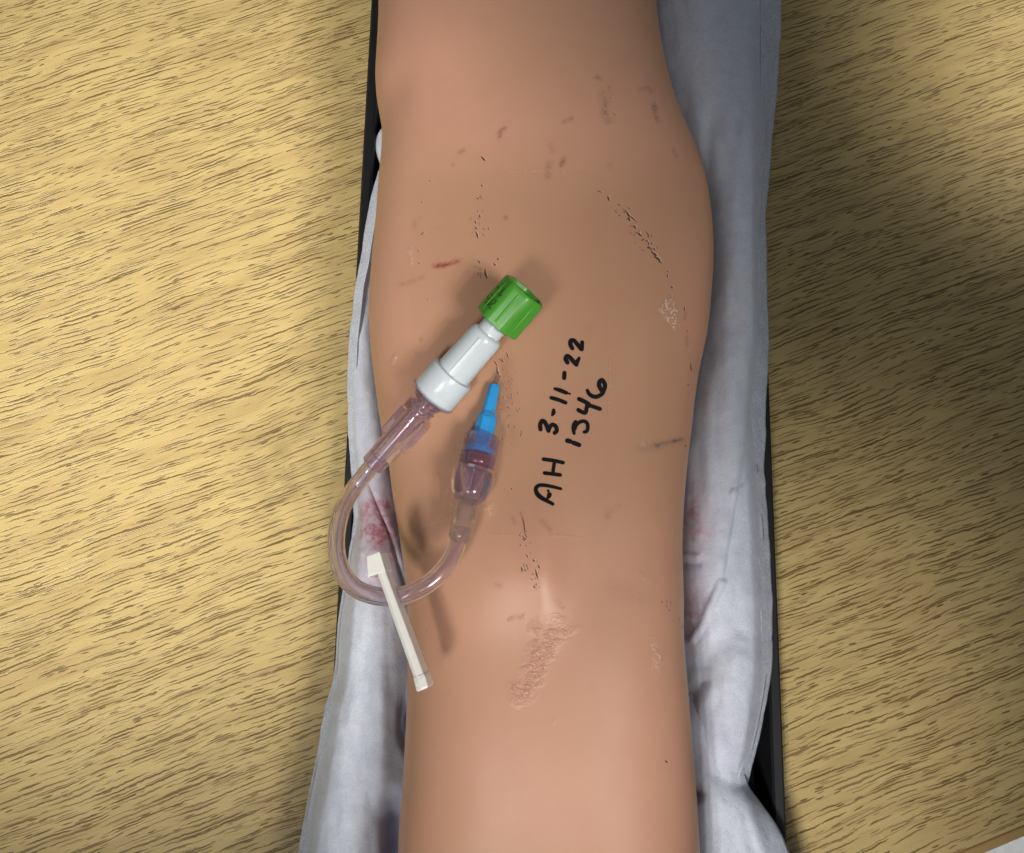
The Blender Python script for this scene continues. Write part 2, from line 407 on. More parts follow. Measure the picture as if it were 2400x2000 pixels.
adopt(mesh("base", rect(0.0060, 0.0041) + rect(0.0016, 0.0004), [(0, 1, 2, 3), (7, 6, 5, 4)], TRAY, None, False), tray)

# ================================================================== TRAINING ARM
LB = [(893, -400), (893, 0), (893, 86), (889, 157), (885, 214), (887, 251), (897, 306), (902, 329), (900, 380), (893, 443), (889, 500), (886, 540),
      (878, 620), (872, 700), (870, 760), (874, 824), (880, 880), (894, 981), (906, 1057), (918, 1104), (926, 1176), (938, 1240), (950, 1320), (956, 1372),
      (960, 1420), (961, 1520), (959, 1620), (957, 1674), (950, 1811), (941, 1914), (938, 2000), (930, 2400)]
RB = [(1515, -400), (1526, 0), (1531, 51), (1541, 137), (1553, 195), (1570, 267), (1594, 329), (1621, 387), (1642, 446), (1652, 490), (1659, 549), (1662, 600), (1661, 660),
      (1654, 750), (1647, 807), (1630, 879), (1619, 950), (1613, 1007), (1604, 1078), (1599, 1125), (1592, 1208), (1589, 1294), (1592, 1397), (1592, 1503), (1601, 1606),
      (1609, 1709), (1618, 1805), (1625, 1914), (1630, 2000), (1645, 2400)]
ZM = 0.046
def gsm(a, k):
    x = np.arange(-3 * k, 3 * k + 1); g = np.exp(-0.5 * (x / k) ** 2); g /= g.sum()
    return np.convolve(np.pad(a, 3 * k, mode='edge'), g, 'valid')
rows = np.arange(-330, 2335, 3.4)
lbx, rbx = gsm(interp(LB, rows), 5), gsm(interp(RB, rows), 5)
L3, R3 = unp(lbx, rows, ZM), unp(rbx, rows, ZM)
yw = L3[:, 1]; xc = (L3[:, 0] + R3[:, 0]) / 2; aw = (R3[:, 0] - L3[:, 0]) / 2
NEXP = 2.85
th = np.linspace(0, 2 * np.pi, 20001)
sx = np.sign(np.cos(th)) * np.abs(np.cos(th)) ** (2 / NEXP); sz = np.sign(np.sin(th)) * np.abs(np.sin(th)) ** (2 / NEXP)
arc = np.concatenate([[0], np.cumsum(np.hypot(np.diff(sx) * 0.048, np.diff(sz) * 0.033))])
half = arc[10000]
tgt = np.concatenate([np.linspace(0, half, 301)[:-1], np.linspace(half, arc[-1], 61)[:-1]])
tgt = np.concatenate([tgt])
cx_, cz_ = np.interp(tgt, arc, sx), np.interp(tgt, arc, sz)
btop = np.interp(rows, [-330, 200, 450, 700, 1000, 1400, 1800, 2335], [0.0335, 0.0335, 0.0325, 0.0330, 0.0335, 0.0335, 0.0325, 0.0315])
btop = gsm(btop, 60)
bbot = 0.032
P = np.zeros((len(rows), len(tgt), 3))
P[..., 0] = xc[:, None] + aw[:, None] * cx_[None]
P[..., 1] = yw[:, None]
P[..., 2] = ZM + np.where(cz_[None] > 0, btop[:, None], bbot) * cz_[None]
PX, PY = proj(P)
top = smooth(np.broadcast_to(cz_[None], PX.shape), 0.15, 0.6)
bulge = fnoise(P[..., 0], P[..., 1], 3, 22, 2) * 0.0011
bulge += 0.0044 * np.exp(-((PX - 1262) / np.where(PX < 1262, 230, 65)) ** 2 - ((PY - 1335) / np.where(PY < 1335, 190, 120)) ** 2)   # the tendon's edge above the wrist
bulge += 0.0012 * np.exp(-((PX - 1500) / 110) ** 2 - ((PY - 760) / 170) ** 2)           # swelling at the elbow's outer side
bulge -= 0.0014 * np.exp(-((PX - 1380) / 190) ** 2 - ((PY - 420) / 150) ** 2)           # hollow of the elbow
bulge += 0.0009 * np.exp(-((PX - 1020) / 110) ** 2 - ((PY - 90) / 120) ** 2)
bulge -= 0.0012 * np.exp(-((PX - 925) / 40) ** 2 - ((PY - 200) / 45) ** 2)
P[..., 2] += bulge * top

def seg_d(px, py, pts):
    d = np.full(px.shape, 1e9)
    for a, b in zip(pts[:-1], pts[1:]):
        ax, ay = a; bx, by = b
        vx, vy = bx - ax, by - ay
        t = np.clip(((px - ax) * vx + (py - ay) * vy) / max(vx * vx + vy * vy, 1e-9), 0, 1)
        d = np.minimum(d, np.hypot(px - ax - t * vx, py - ay - t * vy))
    return d
def blob(pts, wd, amp=1.0):
    if len(pts) == 1: pts = pts * 2
    return amp * np.exp(-(seg_d(PX, PY, pts) / wd) ** 2)
nz = fnoise(PX, PY, 11, 1 / 9.0, 3); nz2 = fnoise(PX, PY, 12, 1 / 22.0, 3)
stain = np.zeros(PX.shape); red = np.zeros(PX.shape); grey = np.zeros(PX.shape); scuff = np.zeros(PX.shape); olive = np.zeros(PX.shape)
for pts, wd, a in [([(1170, 316), (1172, 304), (1182, 298)], 5, .75), ([(1075, 354), (1086, 349)], 5, .5), ([(1061, 383)], 4, .55), ([(1398, 182), (1406, 188)], 5, .5),
                   ([(1428, 206), (1428, 214)], 4, .4), ([(1412, 222), (1418, 240), (1416, 262), (1426, 284)], 9, .42), ([(1322, 284), (1340, 276)], 5, .45),
                   ([(1532, 250), (1534, 258)], 6, .75), ([(1535, 270), (1541, 284)], 5, .65), ([(1500, 212), (1520, 208), (1526, 218)], 5, .35), ([(1578, 352), (1586, 366)], 4, .4),
                   ([(1296, 352), (1292, 336)], 6, .3), ([(1284, 408), (1288, 378)], 8, .4), ([(1430, 386)], 6, .4), ([(1317, 381), (1322, 370)], 6, .6), ([(1184, 508)], 5, .5),
                   ([(1030, 534)], 4, .25), ([(1206, 1230), (1200, 1216)], 5, .3), ([(1164, 1372), (1174, 1376)], 6, .35), ([(1304, 1410), (1318, 1426)], 6, .4), ([(1430, 1200), (1424, 1212)], 9, .28),
                   ([(1450, 1186)], 8, .2), ([(1606, 730), (1604, 750)], 3, .4), ([(1608, 790), (1610, 810)], 5, .3), ([(1440, 1380), (1470, 1390), (1500, 1400)], 22, .14),
                   ([(970, 520), (972, 530)], 6, .28), ([(984, 510)], 5, .22), ([(940, 668), (966, 660), (990, 650)], 6, .26), ([(1270, 1225), (1288, 1245)], 6, .3),
                   ([(1204, 1030), (1195, 1070)], 26, .10), ([(1190, 850), (1180, 940)], 16, .22), ([(1180, 860), (1196, 1010)], 24, .14), ([(1380, 770)], 12, .10)]:
    stain += blob(pts, wd, a)
for pts, wd, a in [([(1018, 623), (1040, 622), (1056, 617), (1072, 611)], 5.5, .9), ([(1028, 622), (1044, 621)], 5, .55), ([(1184, 508)], 4, .6), ([(1316, 382)], 5, .5),
                   ([(1219, 1205), (1227, 1225), (1230, 1250)], 3, .5), ([(986, 793), (988, 800)], 3, .5), ([(1170, 945), (1180, 960)], 7, .25), ([(1000, 1478)], 3, .5)]:
    red += blob(pts, wd, a)
grey += blob([(1582, 1034), (1598, 1030)], 4.5, .95) + blob([(1540, 1044), (1575, 1036)], 7, .55) + blob([(1500, 1052), (1540, 1046)], 10, .28)
# rubbed and gummy patches
scuff += smooth(36 + 10 * nz2 * 2 - seg_d(PX, PY, [(1262, 1468), (1288, 1495), (1300, 1480)]), -4, 26) * .8
scuff += smooth(40 + 16 * nz2 - seg_d(PX, PY, [(1280, 1510), (1258, 1560), (1225, 1622)]), -6, 30)
scuff += smooth(20 + 14 * nz - seg_d(PX, PY, [(1320, 1484), (1350, 1478)]), 0, 20) * .5
tri = [(1541, 726), (1574, 690), (1590, 735), (1582, 776)]
inside = np.ones(PX.shape) * 1e9
for (ax, ay), (bx, by) in zip(tri, tri[1:] + tri[:1]):
    nx, ny = by - ay, -(bx - ax); ln = math.hypot(nx, ny)
    inside = np.minimum(inside, -((PX - ax) * nx + (PY - ay) * ny) / ln * 1.0)
if inside.max() < 0 or (inside > 0).sum() > PX.size / 2: inside = -inside
glue = smooth(inside + 4 * nz, -2, 4) * 1.0
glue += smooth(18 + 16 * nz - seg_d(PX, PY, [(1534, 1508), (1540, 1560)]), 0, 22) * .8
scuff += smooth(24 + 14 * nz - seg_d(PX, PY, [(1500, 1345), (1515, 1352)]), 0, 24) * .45
scuff += smooth(9 + 6 * nz - seg_d(PX, PY, [(1195, 1452), (1225, 1446)]), 0, 8) * .7
glue += smooth(20 + 12 * nz - seg_d(PX, PY, [(1150, 1185), (1145, 1200)]), 0, 26) * .5
scuff += smooth(9 + 5 * nz - seg_d(PX, PY, [(1300, 1688), (1296, 1700)]), 0, 10) * .4
glue += blob([(926, 835), (921, 848)], 5, .9) + blob([(960, 590), (964, 620)], 5, .45) + blob([(1510, 1040)], 12, .35)
scuff = np.clip(scuff, 0, 1)
# brownish tone around the bend of the elbow, the film's tint with shading painted in
olive += smooth(PX, 900, 1060) * (1 - smooth(PX, 1540, 1660)) * smooth(PY, 290, 520) * (1 - smooth(PY, 1100, 1340)) * 0.75
olive += 0.25 * np.exp(-((PX - 1150) / 60) ** 2 - ((PY - 950) / 220) ** 2)
relief = fnoise(PX, PY, 21, 1 / 6.0, 2)
P[..., 2] += relief * 0.00013 * np.maximum(scuff, glue) * top
arm = thing("training_arm", "tan vinyl injection training arm with handwritten date lying in the tray", "training arm", (float(xc.mean()), float(yw.mean()), 0.012))
skin = grid_mesh("skin", P, SKIN, None, closed_u=True)
for nme, a in (("stain", stain), ("red", red), ("grey", grey), ("scuff", scuff), ("glue", glue), ("olive", olive)):
    fattr(skin, nme, np.clip(a, 0, 1))
adopt(skin, arm)
for ring in (P[0], P[-1]):                   # flat cut ends of the moulding
    n_ = len(ring)
    adopt(mesh("end_face", list(ring) + [ring.mean(0)], [(i, (i + 1) % n_, n_) for i in range(n_)], LIP, None, False), arm)
me = skin.data
bvh = BVHTree.FromPolygons([v.co for v in me.vertices], [tuple(p.vertices) for p in me.polygons])
def hit(px, py, tree=None):
    d = Vector(ray(px, py)).normalized()
    loc, nrm, _, _ = (tree or bvh).ray_cast(Vector(CAM), d)
    if loc is None:
        p = unp(px, py, ZM); return Vector(p), Vector((0, 0, 1))
    if nrm.dot(d) > 0: nrm = -nrm
    return loc, nrm
def skin_pt(px, py, h):                      # the point seen at (px, py) that stands h above the skin
    z = hit(px, py)[0].z + h
    return np.array(unp(px, py, z))

def ribbon_data(pts, half, off, tree=None, taper=0.0, V=None, Fc=None, caps=True, n=6):
    """flat stroke that follows the surface under it; pts in photo pixels, half = half width (number or list)"""
    V = [] if V is None else V; Fc = [] if Fc is None else Fc
    c = catmull(pts, n) if len(pts) > 1 else [np.array(pts[0], float), np.array(pts[0], float) + (0.5, 0.5)]
    N = len(c)
    hw = np.interp(np.linspace(0, 1, N), np.linspace(0, 1, len(half)), half) if hasattr(half, "__len__") else np.full(N, float(half))
    if taper:
        t = np.linspace(0, 1, N); hw = hw * np.clip(np.minimum(t, 1 - t) / taper, 0.12, 1) ** 0.8
    tang = np.gradient(np.array(c), axis=0); tang /= np.maximum(np.linalg.norm(tang, axis=1), 1e-9)[:, None]
    secs = [(q, t, h) for q, t, h in zip(c, tang, hw)]
    if caps and not taper:
        pre = [(c[0] - tang[0] * hw[0] * math.sin(a), tang[0], hw[0] * max(math.cos(a), 0.1)) for a in (1.45, 1.1, 0.6)]
        post = [(c[-1] + tang[-1] * hw[-1] * math.sin(a), tang[-1], hw[-1] * max(math.cos(a), 0.1)) for a in (0.6, 1.1, 1.45)]
        secs = pre + secs + post
    base = len(V)
    for q, t, h in secs:
        nn = np.array([-t[1], t[0]])
        for s in (-1, 0, 1):
            p, nr = hit(*(q + nn * h * s), tree)
            V.append(p + nr * off)
    for i in range(len(secs) - 1):
        for k in range(2):
            a = base + 3 * i + k
            Fc.append((a, a + 1, a + 4, a + 3))
    return V, Fc

# handwriting, each character a part of the arm
def r5(pts): return [(1240 + x * 0.16, 780 + y * 0.16) for x, y in pts]
def r6(pts): return [(1230 + x * 0.11425, 1010 + y * 0.11425) for x, y in pts]
CH = [("ink_letter", [(r6([(735, 1195), (600, 1160), (440, 1128), (310, 1122), (245, 1160), (228, 1220), (262, 1310), (350, 1385), (450, 1440), (570, 1505)]), [3.4, 4.0, 4.3, 4.5, 4.8, 5.8, 4.8, 4.2]),
                      (r6([(476, 1236), (479, 1240)]), 3.2), (r6([(505, 1312), (490, 1350), (465, 1392)]), [5.2, 5, 2.5])]),
      ("ink_letter", [(r6([(385, 588), (600, 618), (785, 658)]), 4.4), (r6([(405, 872), (560, 890), (725, 912)]), 4.4), (r6([(610, 640), (590, 750), (577, 862)]), 4.0)]),
      ("ink_digit", [(r5([(168, 1420), (165, 1350), (190, 1297), (232, 1315), (262, 1380), (285, 1440)]), 5.0), (r5([(285, 1440), (312, 1372), (355, 1352), (395, 1385), (405, 1440), (376, 1472)]), 4.9)]),
      ("ink_dash", [(r5([(360, 1140), (358, 1175), (343, 1205)]), [4.2, 5.2, 3.6])]),
      ("ink_digit", [(r5([(328, 958), (430, 987), (532, 1028)]), 4.7)]),
      ("ink_digit", [(r5([(380, 825), (460, 850), (545, 884)]), [3.8, 5.2, 4.6]), (r5([(588, 896), (596, 899)]), 2.7)]),
      ("ink_dash", [(r5([(519, 592), (515, 668)]), 4.9)]),
      ("ink_digit", [(r5([(562, 440), (536, 388), (556, 346), (600, 368), (650, 425), (692, 470)]), 5.2), (r5([(695, 470), (708, 425), (732, 378)]), [4.2, 5, 3.8])]),
      ("ink_digit", [(r5([(632, 232), (606, 175), (612, 122), (655, 118), (705, 172), (765, 245)]), 5.0), (r5([(772, 245), (776, 195), (778, 145)]), [5, 4.6, 4.6])]),
      ("ink_digit", [(r5([(562, 1586), (600, 1594)]), 5.6), (r5([(648, 1616), (732, 1648)]), 5.3)]),
      ("ink_digit", [(r5([(658, 1480), (652, 1400), (662, 1340), (682, 1302)]), [3.6, 5.2, 5.0, 3.4]), (r5([(672, 1410), (694, 1358), (738, 1316), (805, 1300), (852, 1335), (860, 1395), (846, 1446), (808, 1460)]), [4.0, 4.0, 4.2, 4.4, 4.4, 4.2, 4])]),
      ("ink_digit", [(r5([(732, 975), (800, 1006), (862, 1042), (885, 1075)]), 5.0), (r5([(722, 1136), (780, 1168), (825, 1176), (842, 1110), (852, 1055)]), 4.8), (r5([(922, 1080), (1036, 1122)]), 4.8)]),
      ("ink_digit", [(r5([(856, 852), (880, 900), (940, 938), (1005, 938), (1070, 895), (1100, 830), (1112, 770), (1076, 700), (1036, 715), (1024, 770), (1048, 830), (1072, 862)]), [4.2, 5, 5, 5, 5, 5, 5.2, 4.5])])]
for nme, strokes in CH:
    V, Fc = [], []
    for i, (pts, hw) in enumerate(strokes):
        ribbon_data(pts, hw, 0.00016 + 0.00003 * i, None, 0, V, Fc)
    adopt(mesh(nme, V, Fc, INK), arm)

# cuts left by needles: short dark slits, some with a pale raised lip
V, Fc, V2, F2 = [], [], [], []
def slit(pts, hw=1.7, lip=True, col=0):
    ribbon_data(pts, hw, 0.00005, None, 0.45, V, Fc, False, 3)
    if lip:
        ribbon_data([(x + hw * 1.7, y - hw * .5) for x, y in pts], hw * .55, 0.00008, None, 0.45, V2, F2, False, 3)
def q4(p): return [(1400 + x * 0.2, 450 + y * 0.2) for x, y in p]
for p, hw in [([(120, 50), (140, 112)], 2.2), ([(235, 145), (275, 160)], 1.6), ([(290, 195), (340, 230), (365, 275), (420, 315), (470, 362)], 1.9), ([(360, 295), (380, 345)], 2.4), ([(300, 230), (330, 245)], 1.6),
              ([(345, 188), (378, 192), (380, 208)], 1.5), ([(248, 272), (278, 286)], 1.5), ([(415, 402), (440, 408), (446, 442)], 2.0), ([(488, 455), (486, 492), (528, 526)], 2.4), ([(440, 470), (488, 490)], 1.6), ([(530, 562), (548, 556)], 2.6),
              ([(566, 572), (590, 582)], 2.4), ([(598, 596), (602, 622)], 2.2), ([(626, 604), (644, 606)], 2.6), ([(578, 658), (606, 652), (640, 662)], 3.0), ([(635, 690), (640, 712), (672, 732), (690, 768), (722, 798), (728, 826), (748, 828)], 2.8),
              ([(666, 766), (690, 768)], 2.4), ([(650, 650), (680, 690)], 1.6), ([(715, 770), (728, 752)], 1.6), ([(560, 460), (596, 500), (605, 545)], 1.3), ([(636, 500), (640, 530)], 1.3), ([(816, 925), (828, 942)], 1.8), ([(822, 966), (818, 1000)], 1.8),
              ([(862, 1110), (882, 1130)], 2.6), ([(1018, 1345), (1018, 1395)], 1.6), ([(1050, 1625), (1052, 1640)], 2.2), ([(0, -15), (50, 5)], 1.4)]:
    slit(q4(p), hw)
def q2(p): return [(1050 + x * 0.2285, 250 + y * 0.2285) for x, y in p]
for p, hw in [([(338, 512), (385, 562)], 2.4), ([(344, 800), (352, 826)], 1.9), ([(290, 935), (312, 945), (326, 925)], 1.5), ([(338, 912), (342, 932)], 1.5), ([(320, 1112), (330, 1138)], 2.0), ([(276, 1172), (286, 1202)], 1.9),
              ([(278, 1242), (300, 1252)], 1.8), ([(276, 1278), (300, 1318), (302, 1358)], 1.9), ([(308, 1580), (330, 1612)], 1.7), ([(322, 1672), (336, 1666)], 1.6), ([(508, 1550), (516, 1575)], 1.8), ([(470, 1608), (486, 1636)], 2.2),
              ([(378, 1668), (384, 1720), (402, 1770)], 2.4), ([(250, 1525), (330, 1488)], 0.9), ([(410, 1268), (422, 1240)], 1.4)]:
    slit(q2(p), hw)
def q3(p): return [(1150 + x * 0.1714, 1150 + y * 0.1714) for x, y in p]
for p, hw in [([(415, 1045), (440, 1105)], 2.0), ([(450, 1070), (490, 1106)], 1.7), ([(610, 1072), (628, 1150), (652, 1218)], 1.9), ([(645, 1020), (672, 1066)], 1.7), ([(640, 1120), (660, 1142)], 1.8), ([(575, 945), (604, 972)], 2.2),
              ([(484, 872), (512, 920)], 1.5), ([(588, 1302), (606, 1332)], 2.2), ([(436, 620), (470, 662), (510, 655)], 1.7), ([(400, 735), (412, 762)], 1.3), ([(465, 590), (500, 650)], 1.3), ([(430, 360), (460, 470), (466, 600)], 1.2)]:
    slit(q3(p), hw)
for p, hw in [([(987, 551), (994, 545)], 2.0), ([(979, 586), (981, 590)], 1.4), ([(1005, 424), (1011, 425)], 1.4), ([(987, 474), (990, 475)], 1.7), ([(980, 617), (984, 618)], 1.6), ([(1001, 701), (1004, 703)], 1.5), ([(1558, 1783), (1565, 1788)], 2.2),
              ([(1164, 860), (1166, 872), (1172, 884)], 1.9), ([(1158, 845), (1165, 858)], 1.4), ([(1176, 840), (1180, 850)], 1.4), ([(1198, 1144), (1200, 1148)], 2.0), ([(1606, 1043), (1606, 1048)], 1.6), ([(1612, 900), (1613, 904)], 2.0), ([(1618, 850), (1620, 872)], 1.1),
              ([(1187, 826), (1192, 840)], 1.3), ([(1182, 660), (1190, 690)], 0.9)]:
    slit(p, hw)
r2 = random.Random(3)
for path, n, wid in [([(1165, 780), (1175, 860), (1195, 950), (1205, 1040)], 46, 16), ([(1126, 440), (1118, 540), (1124, 640)], 16, 9), ([(1225, 1250), (1240, 1330), (1256, 1380)], 22, 10), ([(1440, 480), (1500, 560), (1550, 620)], 22, 10), ([(1420, 230), (1424, 280)], 8, 7), ([(1560, 1400), (1590, 1470)], 10, 12)]:
    cp = catmull(path, 12)
    for _ in range(n):
        q = cp[r2.randrange(len(cp))] + np.array([r2.gauss(0, wid), r2.gauss(0, 6)])
        a = r2.gauss(1.15, 0.5); l = r2.uniform(3, 9)
        slit([tuple(q), (q[0] + math.cos(a) * l, q[1] + math.sin(a) * l)], r2.uniform(0.6, 1.1), r2.random() < 0.6)
o = adopt(mesh("needle_scratching", V, Fc, CUT), arm); o["kind"] = "stuff"
o = adopt(mesh("raised_skin_flecking", V2, F2, LIP), arm); o["kind"] = "stuff"

# ================================================================== TRANSPARENT DRESSING
dress = thing("transparent_dressing", "clear film dressing stuck over the bend of the arm under the handwriting", "dressing", tuple(skin_pt(1200, 800, 0)))
gx, gy = np.meshgrid(np.linspace(962, 1426, 120), np.linspace(402, 1257, 210))
gx = gx + 3 * fnoise(gx, gy, 31, 1 / 60.0, 2)
Pf = np.zeros(gx.shape + (3,))
wr = np.abs(fnoise(gx * 1.6, gy * 0.35, 33, 1 / 16.0, 2))
for i in range(gx.shape[0]):
    for j in range(gx.shape[1]):
        p, nr = hit(gx[i, j], gy[i, j]); Pf[i, j] = p + nr * 0.00009
qx, qy = (gx[:-1, :-1] + gx[1:, 1:]) / 2, (gy[:-1, :-1] + gy[1:, 1:]) / 2
slot = (seg_d(qx, qy, [(1161, 890), (1128, 1026), (1080, 1262)]) < 18 + 34 * smooth(qy, 930, 1010))
corner = (np.hypot(np.maximum(0, 1000 - qx), np.maximum(0, 455 - qy)) > 52) | (np.hypot(np.maximum(0, qx - 1385), np.maximum(0, 445 - qy)) > 42) | (np.hypot(np.maximum(0, qx - 1385), np.maximum(0, qy - 1215)) > 42) | (np.hypot(np.maximum(0, 1010 - qx), np.maximum(0, qy - 1195)) > 62)
adopt(grid_mesh("film", Pf, FILM, None, keep=~(slot | corner)), dress)
for pts, hw in [([(1135, 1250), (1160, 1254), (1205, 1254)], 1.2), ([(1260, 1258), (1300, 1256), (1372, 1259)], 0.9), ([(985, 1247), (1000, 1234), (1022, 1222), (1046, 1216), (1060, 1220)], 1.8), ([(1046, 1214), (1042, 1190), (1052, 1150), (1066, 1090)], 1.8),
                ([(1060, 1212), (1060, 1180), (1068, 1140)], 1.5), ([(1040, 1196), (1046, 1160), (1058, 1120), (1068, 1080)], 1.2), ([(1426, 700), (1427, 860), (1425, 1010)], 0.9), ([(1130, 404), (1260, 402), (1380, 404)], 1.0),
                ([(1107, 985), (1108, 1005)], 1.2), ([(922, 792), (932, 826), (930, 850)], 1.3), ([(965, 814), (990, 862)], 1.0), ([(1015, 1080), (1030, 1130), (1034, 1180)], 1.0), ([(960, 590), (968, 576), (965, 600), (958, 634)], 1.2), ([(1260, 1180), (1268, 1190)], 1.4),
                ([(1082, 1010), (1074, 1060), (1062, 1110)], 1.0)]:
    V, Fc = ribbon_data(pts, hw, 0.00024, None, 0.3)
    adopt(mesh("film_crease", V, Fc, CREASE), dress)

# ================================================================== ABSORBENT PAD
pad = thing("absorbent_pad", "crumpled white nonwoven absorbent pad with pink stains lining the tray", "absorbent pad", ((lx0 + lx1) / 2, 0.05, 0.0045))
LO = [(902, -400), (902, 295), (893, 306), (884, 325), (883, 350), (890, 376), (898, 392), (886, 432), (876, 472), (864, 540), (852, 620), (840, 672), (836, 712), (826, 800), (822, 900), (824, 980), (826, 1040),
      (832, 1110), (836, 1170), (838, 1215), (832, 1260), (822, 1330), (812, 1390), (803, 1440), (797, 1500), (794, 1560), (786, 1610), (772, 1650), (762, 1700), (752, 1760), (742, 1810), (728, 1880), (716, 1950), (706, 2000), (690, 2100), (660, 2400)]
LC = 0.62
prows = np.arange(-330, 2335, 4.0)
def pad_left():
    n = 70
    lo = gsm(interp(LO, prows), 2); ab = gsm(interp(LB, prows), 2)
    inner = ab + 70
    lo = np.minimum(lo, ab + 8)
    s = np.linspace(0, 1, n)
    X = inner[:, None] + (lo - inner)[:, None] * s[None]; Yp = np.broadcast_to(prows[:, None], X.shape)
    wdt = np.maximum(ab - lo, 1)[:, None]
    e = np.clip((ab[:, None] - X) / wdt, -3, 1)          # 0 at the arm's outline, 1 at the outer edge
    full = np.clip(wdt / 120, 0.15, 1)
    z = 0.0135 + 0.0215 * full * np.sin(np.clip((e + 0.25) / 1.25, 0, 1) * np.pi * 0.80) ** 0.8
    z -= 0.0075 * smooth(e, 0.8, 1.0) * full
    z += 0.0006 * fnoise(X, Yp, 41, 1 / 70.0, 3) + 0.0010 * fnoise(X * 2, Yp * 0.5, 42, 1 / 60.0, 2) * smooth(e, -0.2, 0.4)
    # hollows beside the lower arm
    z -= 0.012 * np.exp(-((X - 928) / 38) ** 2) * smooth(Yp, 1830, 1930)
    z -= 0.010 * np.exp(-((X - 950) / 16) ** 2 - ((Yp - 1690) / 50) ** 2)
    z += 0.0016 * np.exp(-((X - 893 + (Yp - 1500) * 0.0) / 18) ** 2) * smooth(Yp, 1500, 1650)
    z -= 0.0012 * np.exp(-(seg_d(X, Yp, [(862, 1130), (910, 1250), (945, 1370)]) / 5.0) ** 2)
    z = np.maximum(z, 0.0056)
    over = smooth(interp([(871, -420), (745, 2220)], Yp) + 14 - X, 0, 16)   # lifts over the rim where it hangs outside the tray
    z = np.maximum(z, RIM + 0.0012 - 0.02 * (1 - over))
    Pp = unp(X, Yp, z)
    liner_shade = smooth(Yp, 1840, 1900) * smooth(X, 866, 930) + 0.35 * smooth(e, 0.15, -0.1)  # lavender backing, with shade painted in beside and under the arm
    st = 0.85 * np.exp(-((X - 886) / 34) ** 2 - ((Yp - 1188) / 32) ** 2) + 0.95 * np.exp(-((X - 890) / 30) ** 2 - ((Yp - 1243) / 24) ** 2) + 0.75 * np.exp(-((X - 890) / 65) ** 2 - ((Yp - 1250) / 125) ** 2) \
        + 0.35 * np.exp(-((X - 880) / 25) ** 2 - ((Yp - 1385) / 34) ** 2) + 0.3 * np.exp(-((X - 905) / 14) ** 2 - ((Yp - 1120) / 40) ** 2)
    return Pp, np.clip(st * (0.8 + 0.5 * fnoise(X, Yp, 44, 1 / 14.0, 3)), 0, 1), np.clip(liner_shade, 0, 1)
RO = [(1832, -400), (1831, 0), (1829, 86), (1822, 206), (1813, 291), (1805, 394), (1798, 456), (1794, 514), (1797, 600), (1797, 686), (1802, 790), (1800, 870), (1794, 940), (1787, 979), (1787, 1020), (1783, 1078), (1786, 1140), (1794, 1243),
      (1798, 1311), (1803, 1414), (1802, 1500), (1803, 1554), (1793, 1623), (1781, 1691), (1765, 1760), (1748, 1822), (1735, 1880), (1720, 1940), (1700, 2020), (1670, 2400)]
RM = [(1796, -400), (1796, 0), (1798, 103), (1797, 240), (1788, 377), (1779, 514), (1777, 600), (1780, 700), (1782, 800), (1770, 900), (1764, 980), (1770, 1080), (1778, 1140), (1786, 1243), (1790, 1311), (1796, 1414), (1796, 1500), (1797, 1554), (1788, 1623), (1776, 1691), (1760, 1760), (1744, 1822), (1731, 1880), (1716, 1940), (1696, 2020), (1666, 2400)]
